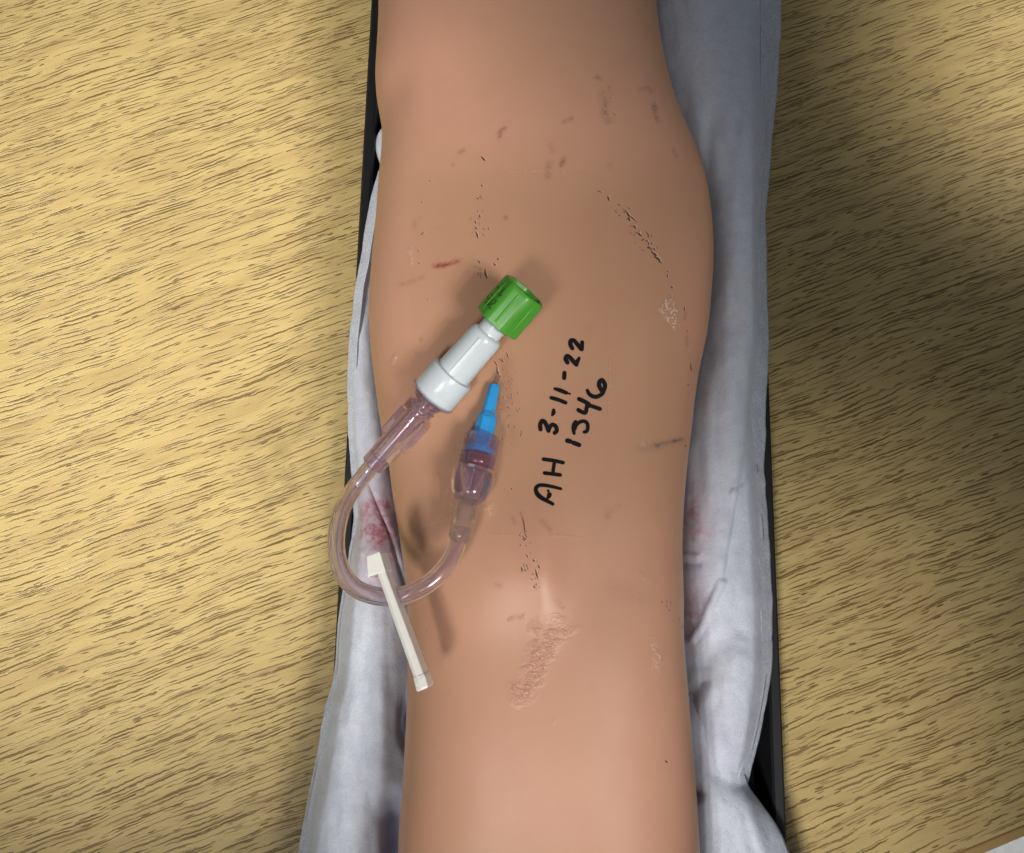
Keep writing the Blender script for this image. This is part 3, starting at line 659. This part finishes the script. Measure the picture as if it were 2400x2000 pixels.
def pad_right():
    n = 80
    ro = gsm(interp(RM, prows), 2); ab = gsm(interp(RB, prows), 2)
    inner = ab - 80
    s = np.linspace(0, 1, n)
    X = inner[:, None] + (ro - inner)[:, None] * s[None]; Yp = np.broadcast_to(prows[:, None], X.shape)
    wdt = np.maximum(ro - ab, 1)[:, None]
    e = (X - ab[:, None]) / wdt
    z = 0.0125 + 0.021 * np.sin(np.clip((e + 0.22) / 1.22, 0, 1) * np.pi * 0.74) ** 0.85
    z -= 0.0065 * smooth(e, 0.82, 1.0)
    z += 0.0008 * fnoise(X, Yp, 51, 1 / 80.0, 3) + 0.0014 * fnoise(X * 1.7, Yp * 0.45, 52, 1 / 70.0, 2) * smooth(e, -0.1, 0.4)
    # a ply ends in a step that runs down the pad, then a sharp diagonal crease
    lx = interp([(1780, 860), (1754, 958), (1726, 1147), (1692, 1356), (1660, 1420)], Yp)
    z += 0.0013 * smooth(lx - X, -3, 3) * smooth(Yp, 860, 980) * (1 - smooth(Yp, 1330, 1420))
    z += 0.0016 * np.exp(-(seg_d(X, Yp, [(1692, 1366), (1668, 1415), (1647, 1465), (1622, 1500)]) / 7) ** 2)
    z -= 0.0022 * np.exp(-(seg_d(X, Yp, [(1720, 1480), (1690, 1510), (1660, 1560)]) / 34) ** 2)
    z -= 0.0022 * np.exp(-(seg_d(X, Yp, [(1612, 1645), (1632, 1625), (1650, 1600)]) / 16) ** 2)
    z -= 0.0008 * np.exp(-(seg_d(X, Yp, [(1590, 1318), (1640, 1322)]) / 9) ** 2)
    z += 0.0010 * np.exp(-(seg_d(X, Yp, [(1592, 1300), (1636, 1306)]) / 6) ** 2)
    z += 0.0010 * np.exp(-(seg_d(X, Yp, [(1720, 1155), (1745, 1140), (1768, 1100)]) / 6) ** 2)
    z -= 0.008 * smooth(Yp, 1720, 1860)
    z = np.maximum(z, 0.0056)
    rim = interp([(1757, -420), (1856, 2220)], Yp)
    over = smooth(X - rim + 34, 0, 30)
    z = np.maximum(z, RIM + 0.0012 - 0.02 * (1 - over))
    Pp = unp(X, Yp, z)
    st = 0.85 * np.exp(-((X - 1625) / 40) ** 2 - ((Yp - 1225) / 62) ** 2) + 0.6 * np.exp(-((X - 1622) / 36) ** 2 - ((Yp - 1410) / 75) ** 2) + 0.22 * np.exp(-((X - 1610) / 26) ** 2 - ((Yp - 1130) / 30) ** 2)
    liner_shade = 0.45 * smooth(e, 0.16, -0.06) + 0.5 * np.exp(-((X - 1620) / 30) ** 2 - ((Yp - 1330) / 22) ** 2) + 0.35 * smooth(Yp, 1600, 1720)  # backing tint plus painted shade by the arm and under the roll
    return Pp, np.clip(st * (0.8 + 0.6 * fnoise(X, Yp, 54, 1 / 16.0, 3)), 0, 1), np.clip(liner_shade, 0, 1)
def pad_fold():
    """the lower end of the pad, rolled over towards the arm"""
    pr = np.arange(1590, 2335, 4.0); n = 60
    ab = interp(RB, pr) - 40
    edge = interp([(1668, 1590), (1690, 1640), (1703, 1690), (1722, 1760), (1742, 1815), (1752, 1849), (1776, 1880), (1810, 1925), (1831, 1962), (1846, 2000), (1880, 2120), (1900, 2400)], pr)
    s = np.linspace(0, 1, n)
    X = ab[:, None] + (gsm(edge, 2) - ab)[:, None] * s[None]; Yp = np.broadcast_to(pr[:, None], X.shape)
    grow = smooth(Yp, 1590, 1720)
    z = 0.019 + 0.012 * np.sin(np.clip(s[None] * 0.92 + 0.04, 0, 1) * np.pi) ** 0.6 * (0.55 + 0.45 * grow) - 0.003 * (1 - grow)
    z += 0.0012 * fnoise(X * 1.2, Yp * 0.6, 61, 1 / 60.0, 3)
    z -= 0.008 * np.exp(-(seg_d(X, Yp, [(1612, 1850), (1630, 1862)]) / 17) ** 2)
    z += 0.0012 * np.exp(-(seg_d(X, Yp, [(1740, 1860), (1765, 1930), (1790, 2000)]) / 16) ** 2)
    z -= 0.0012 * np.exp(-(seg_d(X, Yp, [(1640, 1790), (1700, 1830), (1750, 1850)]) / 22) ** 2)
    over = smooth(X - interp([(1757, -420), (1856, 2220)], Yp) + 30, 0, 26)
    z = np.maximum(z, RIM + 0.0012 - 0.02 * (1 - over))
    liner_shade = 0.9 * np.exp(-(seg_d(X, Yp, [(1612, 1845), (1634, 1862)]) / 15) ** 2) + 0.2 * np.exp(-((X - 1640) / 30) ** 2 - ((Yp - 1780) / 40) ** 2)
    st = 0.14 * np.exp(-((X - 1650) / 40) ** 2 - ((Yp - 1785) / 50) ** 2)
    return unp(X, Yp, z), st, np.clip(liner_shade, 0, 1)
def add_sheet(name, data, thick, mat):
    Pp, st, li = data
    o = grid_mesh(name, Pp, mat); fattr(o, "stain", st); fattr(o, "liner_shade", li); adopt(o, pad)
    sm = o.modifiers.new("Solidify", 'SOLIDIFY'); sm.thickness = thick; sm.offset = 0
    return o
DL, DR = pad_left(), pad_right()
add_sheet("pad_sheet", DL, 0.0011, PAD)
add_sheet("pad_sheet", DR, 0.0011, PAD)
add_sheet("rolled_layer", pad_fold(), 0.0013, PAD)
def trim(px_in, px_out, z0, z1, y0, y1, sd):
    pr = np.arange(y0, y1, 4.0); s = np.linspace(0, 1, 12)
    a, b = gsm(interp(px_in, pr), 2), gsm(interp(px_out, pr), 2)
    b = b + 2.0 * fnoise(pr, pr * 0 + sd, sd, 1 / 30.0, 3)
    X = a[:, None] + (b - a)[:, None] * s[None]; Yp = np.broadcast_to(pr[:, None], X.shape)
    z = z0 + (z1 - z0) * s[None] + 0.0007 * fnoise(X * 1.5, Yp, sd + 1, 1 / 40.0, 2)
    rimr = interp([(1757, -420), (1856, 2220)], Yp); riml = interp([(871, -420), (745, 2220)], Yp)
    out = np.maximum(X - rimr + 20, riml + 20 - X)
    z = np.maximum(z, RIM + 0.0010 - 0.02 * (1 - smooth(out, 0, 14)))
    return unp(X, Yp, z), np.zeros(X.shape), np.zeros(X.shape)
inn = [(x - 14, y) for x, y in RM]
add_sheet("edge_trim", trim(inn, [(x + (7 if y > 940 else 0), y) for x, y in RO], 0.0265, 0.0195, -330, 1850, 71), 0.0003, PLY)
inl = [(x + 12, y) for x, y in LO]
add_sheet("edge_trim", trim(inl, [(x - 8, y) for x, y in LO], 0.0235, 0.0190, 400, 2335, 72), 0.0003, PLY)

# ================================================================== IV PARTS
class Axis:
    """a straight centre line in space given by two seen end points; converts photo pixels along it to places on it"""
    def __init__(s, p0, P0, p1, P1):
        s.P0, s.P1 = np.array(P0, float), np.array(P1, float)
        s.d = s.P1 - s.P0; s.L = np.linalg.norm(s.d); s.u = s.d / s.L
        h = np.array([0, 0, 1.0]); s.n = np.cross(s.u, h); s.n /= np.linalg.norm(s.n); s.b = np.cross(s.n, s.u)   # b points up
        s.p0, s.p1 = np.array(p0, float), np.array(p1, float); s.pl = np.linalg.norm(s.p1 - s.p0)
    def t(s, l):                             # l pixels along the line in the photo -> metres along the axis
        q = s.p0 + (s.p1 - s.p0) / s.pl * l
        d = ray(*q); d = d / np.linalg.norm(d)
        w0 = s.P0 - CAM; b = s.u @ d; dd = s.u @ w0; e = d @ w0
        return (b * e - dd) / (1 - b * b)
    def at(s, l): return s.P0 + s.u * s.t(l)
    def r(s, l, rp): return rp * mm_at(s.at(l))
def lathe(name, ax, profile, m, parent, seg=48, fac=None, flip=False):
    """profile: (pixels along, radius in pixels); fac(theta, i) may vary the radius"""
    V, Fc = [], []
    for i, (l, rp) in enumerate(profile):
        c = ax.at(l); r = ax.r(l, max(rp, 0.02))
        for k in range(seg):
            a = 2 * math.pi * k / seg
            q = r * (fac(a, i) if fac else 1.0)
            V.append(c + ax.n * math.cos(a) * q + ax.b * math.sin(a) * q)
    for i in range(len(profile) - 1):
        for k in range(seg):
            f = (i * seg + k, i * seg + (k + 1) % seg, (i + 1) * seg + (k + 1) % seg, (i + 1) * seg + k)
            Fc.append(f)
    o = mesh(name, V, Fc, m)
    bm = bmesh.new(); bm.from_mesh(o.data)
    bmesh.ops.recalc_face_normals(bm, faces=bm.faces)
    bm.to_mesh(o.data); bm.free()
    mod = o.modifiers.new("Edges", 'EDGE_SPLIT'); mod.split_angle = math.radians(38)
    return adopt(o, parent)
def slab(name, ax, l0, l1, off0, off1, th, m, parent, up=0.0, bev=0.0004, tip=0.0):
    """flat plate beside the axis: from l0 to l1 along, off0..off1 sideways (pixels), th thick (metres)"""
    c0, c1 = ax.at(l0), ax.at(l1); k = mm_at(c0)
    bm = bmesh.new(); vs = []
    for c, dl in ((c0, 0), (c1, 0)):
        for of in (off0, off1):
            for z in (-th / 2, th / 2):
                vs.append(bm.verts.new(c + ax.n * of * k + ax.b * (z + up)))
    for f in ((0, 1, 3, 2), (4, 6, 7, 5), (0, 4, 5, 1), (2, 3, 7, 6), (0, 2, 6, 4), (1, 5, 7, 3)): bm.faces.new([vs[i] for i in f])
    bmesh.ops.recalc_face_normals(bm, faces=bm.faces)
    if bev: bmesh.ops.bevel(bm, geom=bm.edges[:], offset=bev, segments=2, profile=0.5, affect='EDGES')
    me = bpy.data.meshes.new(name); bm.to_mesh(me); bm.free()
    return adopt(link(name, me, None, m), parent)

# ---- needleless valve, its lilac luer and the green cap share one line that rises towards the cap
zc = hit(1062, 874)[0].z
pA, pB = (873, 1091), (1232, 681)
zA, zB = zc + 0.0068 - 0.0128, zc + 0.0068 + 0.0112
AX = Axis(pA, unp(*pA, zA), pB, unp(*pB, zB))
def la(p): return float((np.array(p) - AX.p0) @ (AX.p1 - AX.p0) / AX.pl)
lc0, lc1 = la((1015, 927.5)), la((1062, 873.7)); lsh = la((1144, 779.5)); lcap0 = la((1163, 758.5)); lcap1 = AX.pl

ext = thing("extension_set", "short clear lilac extension line looped over the arm's edge", "infusion line", tuple(AX.at(0)))
# female luer (lilac, clear)
lu = lathe("female_luer", AX, [(0, 12), (0, 26), (3, 29), (60, 29), (115, 28.5), (155, 28), (160, 22), (168, 22), (172, 30), (180, 34), (186, 27), (190, 27), (194, 35), (204, 38), (208, 30), (212, 57), (217, 59), (221, 55),
                              (221, 14), (170, 12), (60, 11), (0, 12)], PURPLE, ext, 40)
for s in (-1, 1):
    o = slab("wing", AX, 72, 151, s * 24, s * 42.5, 0.0015, PURPLE, ext, 0.0, 0.0004); o.parent = lu; o.matrix_parent_inverse = Matrix()
for l, a0 in ((178, 0.3), (199, 2.0)):
    V = []; Fc = []; N = 22
    for i in range(N + 1):
        a = a0 + 2.0 * i / N; ll = l + 6 * (i / N - 0.5)
        for dl, rp in ((-5, 30), (0, 40), (5, 30)):
            c = AX.at(ll + dl); r = AX.r(ll, rp); V.append(c + AX.n * math.cos(a) * r + AX.b * math.sin(a) * r)
    for i in range(N):
        for k in range(2): Fc.append((3 * i + k, 3 * i + k + 1, 3 * i + 4 + k, 3 * i + 3 + k))
    o = adopt(mesh("thread", V, Fc, PURPLE), ext); o.parent = lu; o.matrix_parent_inverse = Matrix()
def rib_flat(n, amp, ph=0.0):
    return lambda a, i: 1 + amp * (0.5 + 0.5 * math.cos(n * (a + ph))) ** 6

valve = thing("needleless_valve", "white needleless valve screwed between the green cap and lilac connector", "valve", tuple(AX.at(lc0)))
lathe("collar", AX, [(lc0 - 1, 30), (lc0 - 1, 54), (lc0 + 2, 55.5), (lc1 - 3, 55.5), (lc1, 54), (lc1 + 1.5, 50), (lc1 + 1, 40)], WHITE, valve, 64)
lathe("body", AX, [(lc1 - 4, 44), (lc1 + 2, 44.5), (lc1 + 40, 43.5), (lsh - 22, 42.5), (lsh - 10, 41.5), (lsh - 4, 39), (lsh - 1, 35), (lsh + 1, 31), (lsh + 4, 30.2), (lcap0 + 10, 30), (lcap0 + 10, 5)], WHITE, valve, 64)
# raised ridges along the body and the little square moulded on the collar
for ang0 in (1.42, 1.42 + 2.094, 1.42 - 2.094):
    V, Fc = [], []
    ls = np.linspace(lc1 + 3, lsh - 14, 14)
    for l in ls:
        r0 = 43.8 - 1.5 * (l - lc1) / (lsh - lc1)
        for da, rp in ((-0.16, r0 - 0.4), (-0.09, r0 + 1.3), (0.09, r0 + 1.3), (0.16, r0 - 0.4)):
            c = AX.at(l); r = AX.r(l, rp); V.append(c + AX.n * math.cos(ang0 + da) * r + AX.b * math.sin(ang0 + da) * r)
    for i in range(len(ls) - 1):
        for k in range(3): Fc.append((4 * i + k, 4 * i + k + 1, 4 * i + 5 + k, 4 * i + 4 + k))
    adopt(mesh("ridge", V, Fc, WHITE, None, False), valve)
def on_ax(ang, l, rp):
    c = AX.at(l); r = AX.r(l, rp); return c + AX.n * math.cos(ang) * r + AX.b * math.sin(ang) * r
am = 1.22; lm = la((1046, 912))
V, Fc = [], []
for (hl, ha, rr) in ((11, 0.235, 55.4), (10.4, 0.222, 56.0), (8, 0.165, 56.0), (7.7, 0.158, 55.7)):
    for sl, sa in ((-1, -1), (-1, 1), (1, 1), (1, -1)): V.append(on_ax(am + sa * ha, lm + sl * hl, rr))
for i in range(3):
    for k in range(4): Fc.append((4 * i + k, 4 * i + (k + 1) % 4, 4 * i + 4 + (k + 1) % 4, 4 * i + 4 + k))
Fc.append((12, 13, 14, 15))
adopt(mesh("moulded_square", V, Fc, WHITE, None, False), valve)
V, Fc = [], []
for i in range(20):
    a = 2 * math.pi * i / 20
    for rr, h in ((5.0, 55.7), (4.5, 56.1), (3.6, 56.1), (3.0, 55.7)): V.append(on_ax(am + math.cos(a) * rr / 56, lm + math.sin(a) * rr, h))
for i in range(20):
    for k in range(3): Fc.append((4 * i + k, 4 * i + k + 1, 4 * ((i + 1) % 20) + k + 1, 4 * ((i + 1) % 20) + k))
adopt(mesh("moulded_ring", V, Fc, WHITE), valve)

cap = thing("disinfecting_cap", "green ribbed plastic cap with black printed code on the white valve", "cap", tuple(AX.at(lcap0)))
capo = lathe("shell", AX, [(lcap0 + 1, 32), (lcap0 + 1, 54), (lcap0 + 3, 57), (lcap0 + 20, 57.5), (lcap1 - 10, 56), (lcap1 - 3, 55), (lcap1, 52.5), (lcap1, 45), (lcap1 - 9, 43.5), (lcap1 - 9, 1)], GREEN, cap, 98, lambda a, i: 1.0 if i in (0, 9) else 0.985 / max(math.cos(((a - 0.52 + math.pi / 7) % (2 * math.pi / 7)) - math.pi / 7), 0.945))
for i in range(7):
    a0 = 0.52 + i * 2 * math.pi / 7
    V, Fc = [], []
    ls = np.linspace(lcap0 + 12, lcap1 - 12, 12)
    for j, l in enumerate(ls):
        hgt = 1.5 * min(1, j / 1.5, (11 - j) / 1.5)
        for da, dr in ((-0.055, -0.4), (-0.02, hgt), (0.02, hgt), (0.055, -0.4)):
            V.append(on_ax(a0 + da, l, 57 - 1.0 * j / 11 + dr))
    for q in range(11):
        for k in range(3): Fc.append((4 * q + k, 4 * q + k + 1, 4 * q + 5 + k, 4 * q + 4 + k))
    adopt(mesh("ridge", V, Fc, GREEN, None, True), cap)
ct = BVHTree.FromPolygons([v.co for v in capo.data.vertices], [tuple(p.vertices) for p in capo.data.polygons])
def q7(p): return [(1100 + x * 0.05714, 640 + y * 0.05714) for x, y in p]
V, Fc = [], []
for p in [[(1150, 560), (1190, 620)], [(1350, 500), (1385, 575), (1290, 640), (1180, 690)], [(1450, 660), (1350, 760), (1260, 860)], [(1125, 765), (1105, 850), (1190, 820)], [(1190, 960), (1250, 900), (1290, 940), (1330, 890)], [(915, 870), (950, 930)], [(990, 990), (1000, 1005)],
          [(780, 950), (750, 1000)], [(740, 1085), (840, 1030)], [(645, 1230), (735, 1180)], [(745, 1250), (800, 1170), (880, 1090)], [(890, 1180), (970, 1075)], [(1040, 1080), (1110, 1155), (1040, 1250), (940, 1285), (920, 1260)], [(735, 1300), (760, 1330)], [(790, 1300), (850, 1220)], [(830, 1350), (875, 1290)], [(815, 1410), (850, 1470), (885, 1435)]]:
    ribbon_data(q7(p), 0.95, 0.00006, ct, 0, V, Fc)
o = adopt(mesh("printed_code", V, Fc, PRINT), cap); o["kind"] = "stuff"

# ---- catheter and lilac locking collar on a second line
pC, pD = (1162, 893), (1075.5, 1266)
BX = Axis(pC, skin_pt(*pC, 0.0012), pD, skin_pt(*pD, 0.0092))
def lb(y): return (y - 893) / (1266 - 893) * BX.pl
cath = thing("intravenous_catheter", "blue catheter hub entering the skin below the green capped valve", "catheter", tuple(BX.at(0)))
octo = lambda a, i: 1.0 / max(abs(math.cos(((a + math.pi / 8) % (math.pi / 4)) - math.pi / 8)), 0.955) * 0.985
lathe("cannula", BX, [(-16, 5.5), (-4, 5.8), (lb(909), 6.5)], CLEAR, cath, 20)
lathe("hub", BX, [(lb(905), 4), (lb(905), 12.8), (lb(907), 13.6), (lb(940), 14.8), (lb(966), 15.6), (lb(969), 16.2), (lb(973), 19), (lb(979), 22.5), (lb(986), 23.5), (lb(1010), 24), (lb(1020), 23.6), (lb(1024), 22), (lb(1028), 20.5), (lb(1046), 20), (lb(1050), 22),
                  (lb(1053), 33), (lb(1066), 33), (lb(1068), 20), (lb(1070), 6)], BLUE, cath, 48, octo)
lathe("blood_trace", BX, [(lb(1068.5), 10), (lb(1068.5), 33.5), (lb(1078), 34), (lb(1090), 33.5), (lb(1097), 31), (lb(1101), 24), (lb(1102), 8)], BLOOD, cath, 40, lambda a, i: 0.97 + 0.03 * math.cos(a * 2 + i))
slab("hub_panel", BX, lb(984), lb(1018), -10, 10, 0.0010, BLUE, cath, BX.r(lb(1000), 22.6), 0.0003)
for q in (1040, 1076, 1088):                                   # thread turns seen through the collar
    lathe("thread", BX, [(lb(q - 2.5), 37), (lb(q), 40.5), (lb(q + 2.5), 37)], PURPLE, cath, 40)
col = lathe("locking_collar", BX, [(lb(1026), 36.5), (lb(1026), 41), (lb(1028), 42.5), (lb(1060), 43), (lb(1092), 43), (lb(1096), 40), (lb(1104), 41), (lb(1112), 45), (lb(1135), 45), (lb(1158), 40), (lb(1168), 35), (lb(1172), 30), (lb(1172), 12),
                                   (lb(1150), 14), (lb(1106), 26), (lb(1103), 35), (lb(1060), 36.5), (lb(1026), 36.5)], PURPLE, ext, 48)
for i in range(6):
    a0 = 0.36 + i * math.pi / 3
    V, Fc = [], []
    ls = np.linspace(lb(1103), lb(1166), 8)
    for j, l in enumerate(ls):
        rr = np.interp(l, [lb(1103), lb(1112), lb(1135), lb(1158), lb(1168)], [41, 45.5, 45.5, 40.5, 35.5])
        for da, dr in ((-0.22, -1), (-0.17, 4.0), (0.17, 4.0), (0.22, -1)):
            c = BX.at(l); r = BX.r(l, rr + dr * (0.4 if j in (0, 7) else 1)); V.append(c + BX.n * math.cos(a0 + da) * r + BX.b * math.sin(a0 + da) * r)
    for q in range(7):
        for k in range(3): Fc.append((4 * q + k, 4 * q + k + 1, 4 * q + 5 + k, 4 * q + 4 + k))
    Fc += [(0, 1, 2, 3), (28, 31, 30, 29)]
    o = adopt(mesh("grip_rib", V, Fc, PURPLE, None, False), ext); o.parent = col; o.matrix_parent_inverse = Matrix()
sq = lambda a, i: (1.0 + 0.10 * (0.5 + 0.5 * math.cos(4 * (a - 0.5))) ** 3) if i in (5, 6, 7) else 1.0
lathe("sleeve", BX, [(lb(1160), 10), (lb(1160), 24), (lb(1176), 26), (lb(1214), 26), (lb(1218), 25), (lb(1222), 27.5), (lb(1245), 27), (lb(1262), 26), (lb(1266), 23), (lb(1266), 21), (lb(1180), 20), (lb(1160), 10)], CLEAR, ext, 48, sq)

# ---- tubing: a loop from the sleeve out over the edge of the arm and back to the luer
zT0 = BX.at(lb(1240))[2]
TP = [((1081, 1240), zT0), ((1075, 1266), BX.at(BX.pl)[2]), ((1064, 1296), zT0 + 0.0006), ((1051, 1320), zT0 + 0.0010), ((1028, 1348), zT0 + 0.0014), ((996, 1374), zT0 + 0.0016), ((956, 1393), zT0 + 0.0014), ((920, 1401), zT0 + 0.0008), ((880, 1397), zT0 - 0.0002),
      ((840, 1383), zT0 - 0.0018), ((810, 1356), zT0 - 0.0034), ((794, 1320), zT0 - 0.0052), ((788, 1280), zT0 - 0.0075), ((791, 1236), zT0 - 0.0100), ((804, 1190), zT0 - 0.0124), ((829, 1146), zA - 0.0026)]
PTS = [unp(*p, z) for p, z in TP] + [AX.at(-16), AX.at(0), AX.at(26)]
cl = np.array(catmull(PTS, 10))
def tube_mesh(name, c, rad, m, parent, seg=28, inner=None):
    T = np.gradient(c, axis=0); T /= np.linalg.norm(T, axis=1)[:, None]
    n = np.cross(T[0], [0, 0, 1]); n /= np.linalg.norm(n); Ns = [n]
    for t in T[1:]:
        n = Ns[-1] - t * (Ns[-1] @ t); n /= np.linalg.norm(n); Ns.append(n)
    Ns = np.array(Ns); B = np.cross(T, Ns)
    th_ = np.linspace(0, 2 * np.pi, seg, endpoint=False)
    def ring(r): return c[:, None] + (Ns[:, None] * np.cos(th_)[None, :, None] + B[:, None] * np.sin(th_)[None, :, None]) * r
    A = ring(rad).reshape(-1, 3); N = len(c)
    V = list(A); Fc = []
    for i in range(N - 1):
        for k in range(seg): Fc.append((i * seg + k, i * seg + (k + 1) % seg, (i + 1) * seg + (k + 1) % seg, (i + 1) * seg + k))
    if inner:
        o_ = len(V); V += list(ring(inner).reshape(-1, 3))
        for i in range(N - 1):
            for k in range(seg): Fc.append((o_ + i * seg + k, o_ + (i + 1) * seg + k, o_ + (i + 1) * seg + (k + 1) % seg, o_ + i * seg + (k + 1) % seg))
        for k in range(seg):
            Fc.append((k, o_ + k, o_ + (k + 1) % seg, (k + 1) % seg)); e = (N - 1) * seg
            Fc.append((e + k, e + (k + 1) % seg, o_ + e + (k + 1) % seg, o_ + e + k))
    o = mesh(name, V, Fc, m)
    bm = bmesh.new(); bm.from_mesh(o.data); bmesh.ops.recalc_face_normals(bm, faces=bm.faces); bm.to_mesh(o.data); bm.free()
    return adopt(o, parent)
tube_mesh("tubing", cl, 0.00225, TUBE, ext, 32, 0.00125)

# ---- slide clamp standing on edge across the tubing
ztop = zT0 + 0.0010 + 0.0062
K0, K1 = unp(884, 1318, ztop), unp(986, 1606, ztop - 0.0006)
clamp = thing("slide_clamp", "translucent white slide clamp standing across the clear tubing loop", "clamp", tuple(K0))
du = (K1 - K0); LK = np.linalg.norm(du); du /= LK
dn = np.cross(du, [0, 0, 1.0]); dn /= np.linalg.norm(dn); dz = np.cross(dn, du); dz *= np.sign(dz[2])
lean = 0.10
dz2 = dz * math.cos(lean) + dn * math.sin(lean) * (1 if dn[0] < 0 else -1)     # the plate leans so that its right face shows
def prism(name, secs, m, parent):
    """secs: list of (along metres, list of (side, up)) with equal point counts"""
    V, Fc = [], []; n = len(secs[0][1])
    for l, pl in secs:
        for s_, z_ in pl: V.append(K0 + du * l + dn * s_ + dz2 * z_)
    for i in range(len(secs) - 1):
        for k in range(n): Fc.append((i * n + k, i * n + (k + 1) % n, (i + 1) * n + (k + 1) % n, (i + 1) * n + k))
    Fc.append(tuple(range(n))); Fc.append(tuple(reversed(range((len(secs) - 1) * n, len(secs) * n))))
    bm = bmesh.new(); vs = [bm.verts.new(tuple(v)) for v in V]
    for f in Fc: bm.faces.new([vs[i] for i in f])
    bmesh.ops.recalc_face_normals(bm, faces=bm.faces)
    bmesh.ops.bevel(bm, geom=[e for e in bm.edges], offset=0.00018, segments=2, profile=0.5, affect='EDGES')
    me = bpy.data.meshes.new(name); bm.to_mesh(me); bm.free()
    return adopt(link(name, me, None, m), parent)
sgn = 1 if dn[0] > 0 else -1                   # +side = towards the arm (right in the photo)
def sect(a, b, up, dn_): return [(sgn * a, up), (sgn * b, up), (sgn * b, dn_), (sgn * a, dn_)]
def sect5(a, b, rid, up, dn_): return [(sgn * a, up - 0.0007), (sgn * rid, up), (sgn * b, up - 0.0004), (sgn * b, dn_), (sgn * a, dn_)]
prism("plate", [(0.0, sect5(-0.0010, 0.0010, 0.0001, 0, -0.0070)), (LK * 0.5, sect5(-0.0011, 0.0012, -0.0001, 0, -0.0075)), (LK * 0.93, sect5(-0.0011, 0.0014, -0.0002, 0, -0.0075))], CLAMP, clamp)
prism("end_stop", [(LK * 0.925, sect5(-0.0012, 0.0015, -0.0001, 0.0001, -0.0077)), (LK * 0.96, sect5(-0.0013, 0.0016, -0.0001, 0.0002, -0.0080)), (LK * 1.03, sect5(-0.0015, 0.0014, -0.0002, 0.0002, -0.0080)), (LK * 1.04, sect5(-0.0014, 0.0011, -0.0002, 0.0, -0.0075))], CLAMP, clamp)
prism("head", [(-0.0022, sect(-0.0019, 0.0014, 0.0002, -0.0085)), (0.0026, sect(-0.0033, 0.0012, 0.0002, -0.0085))], CLAMP, clamp)
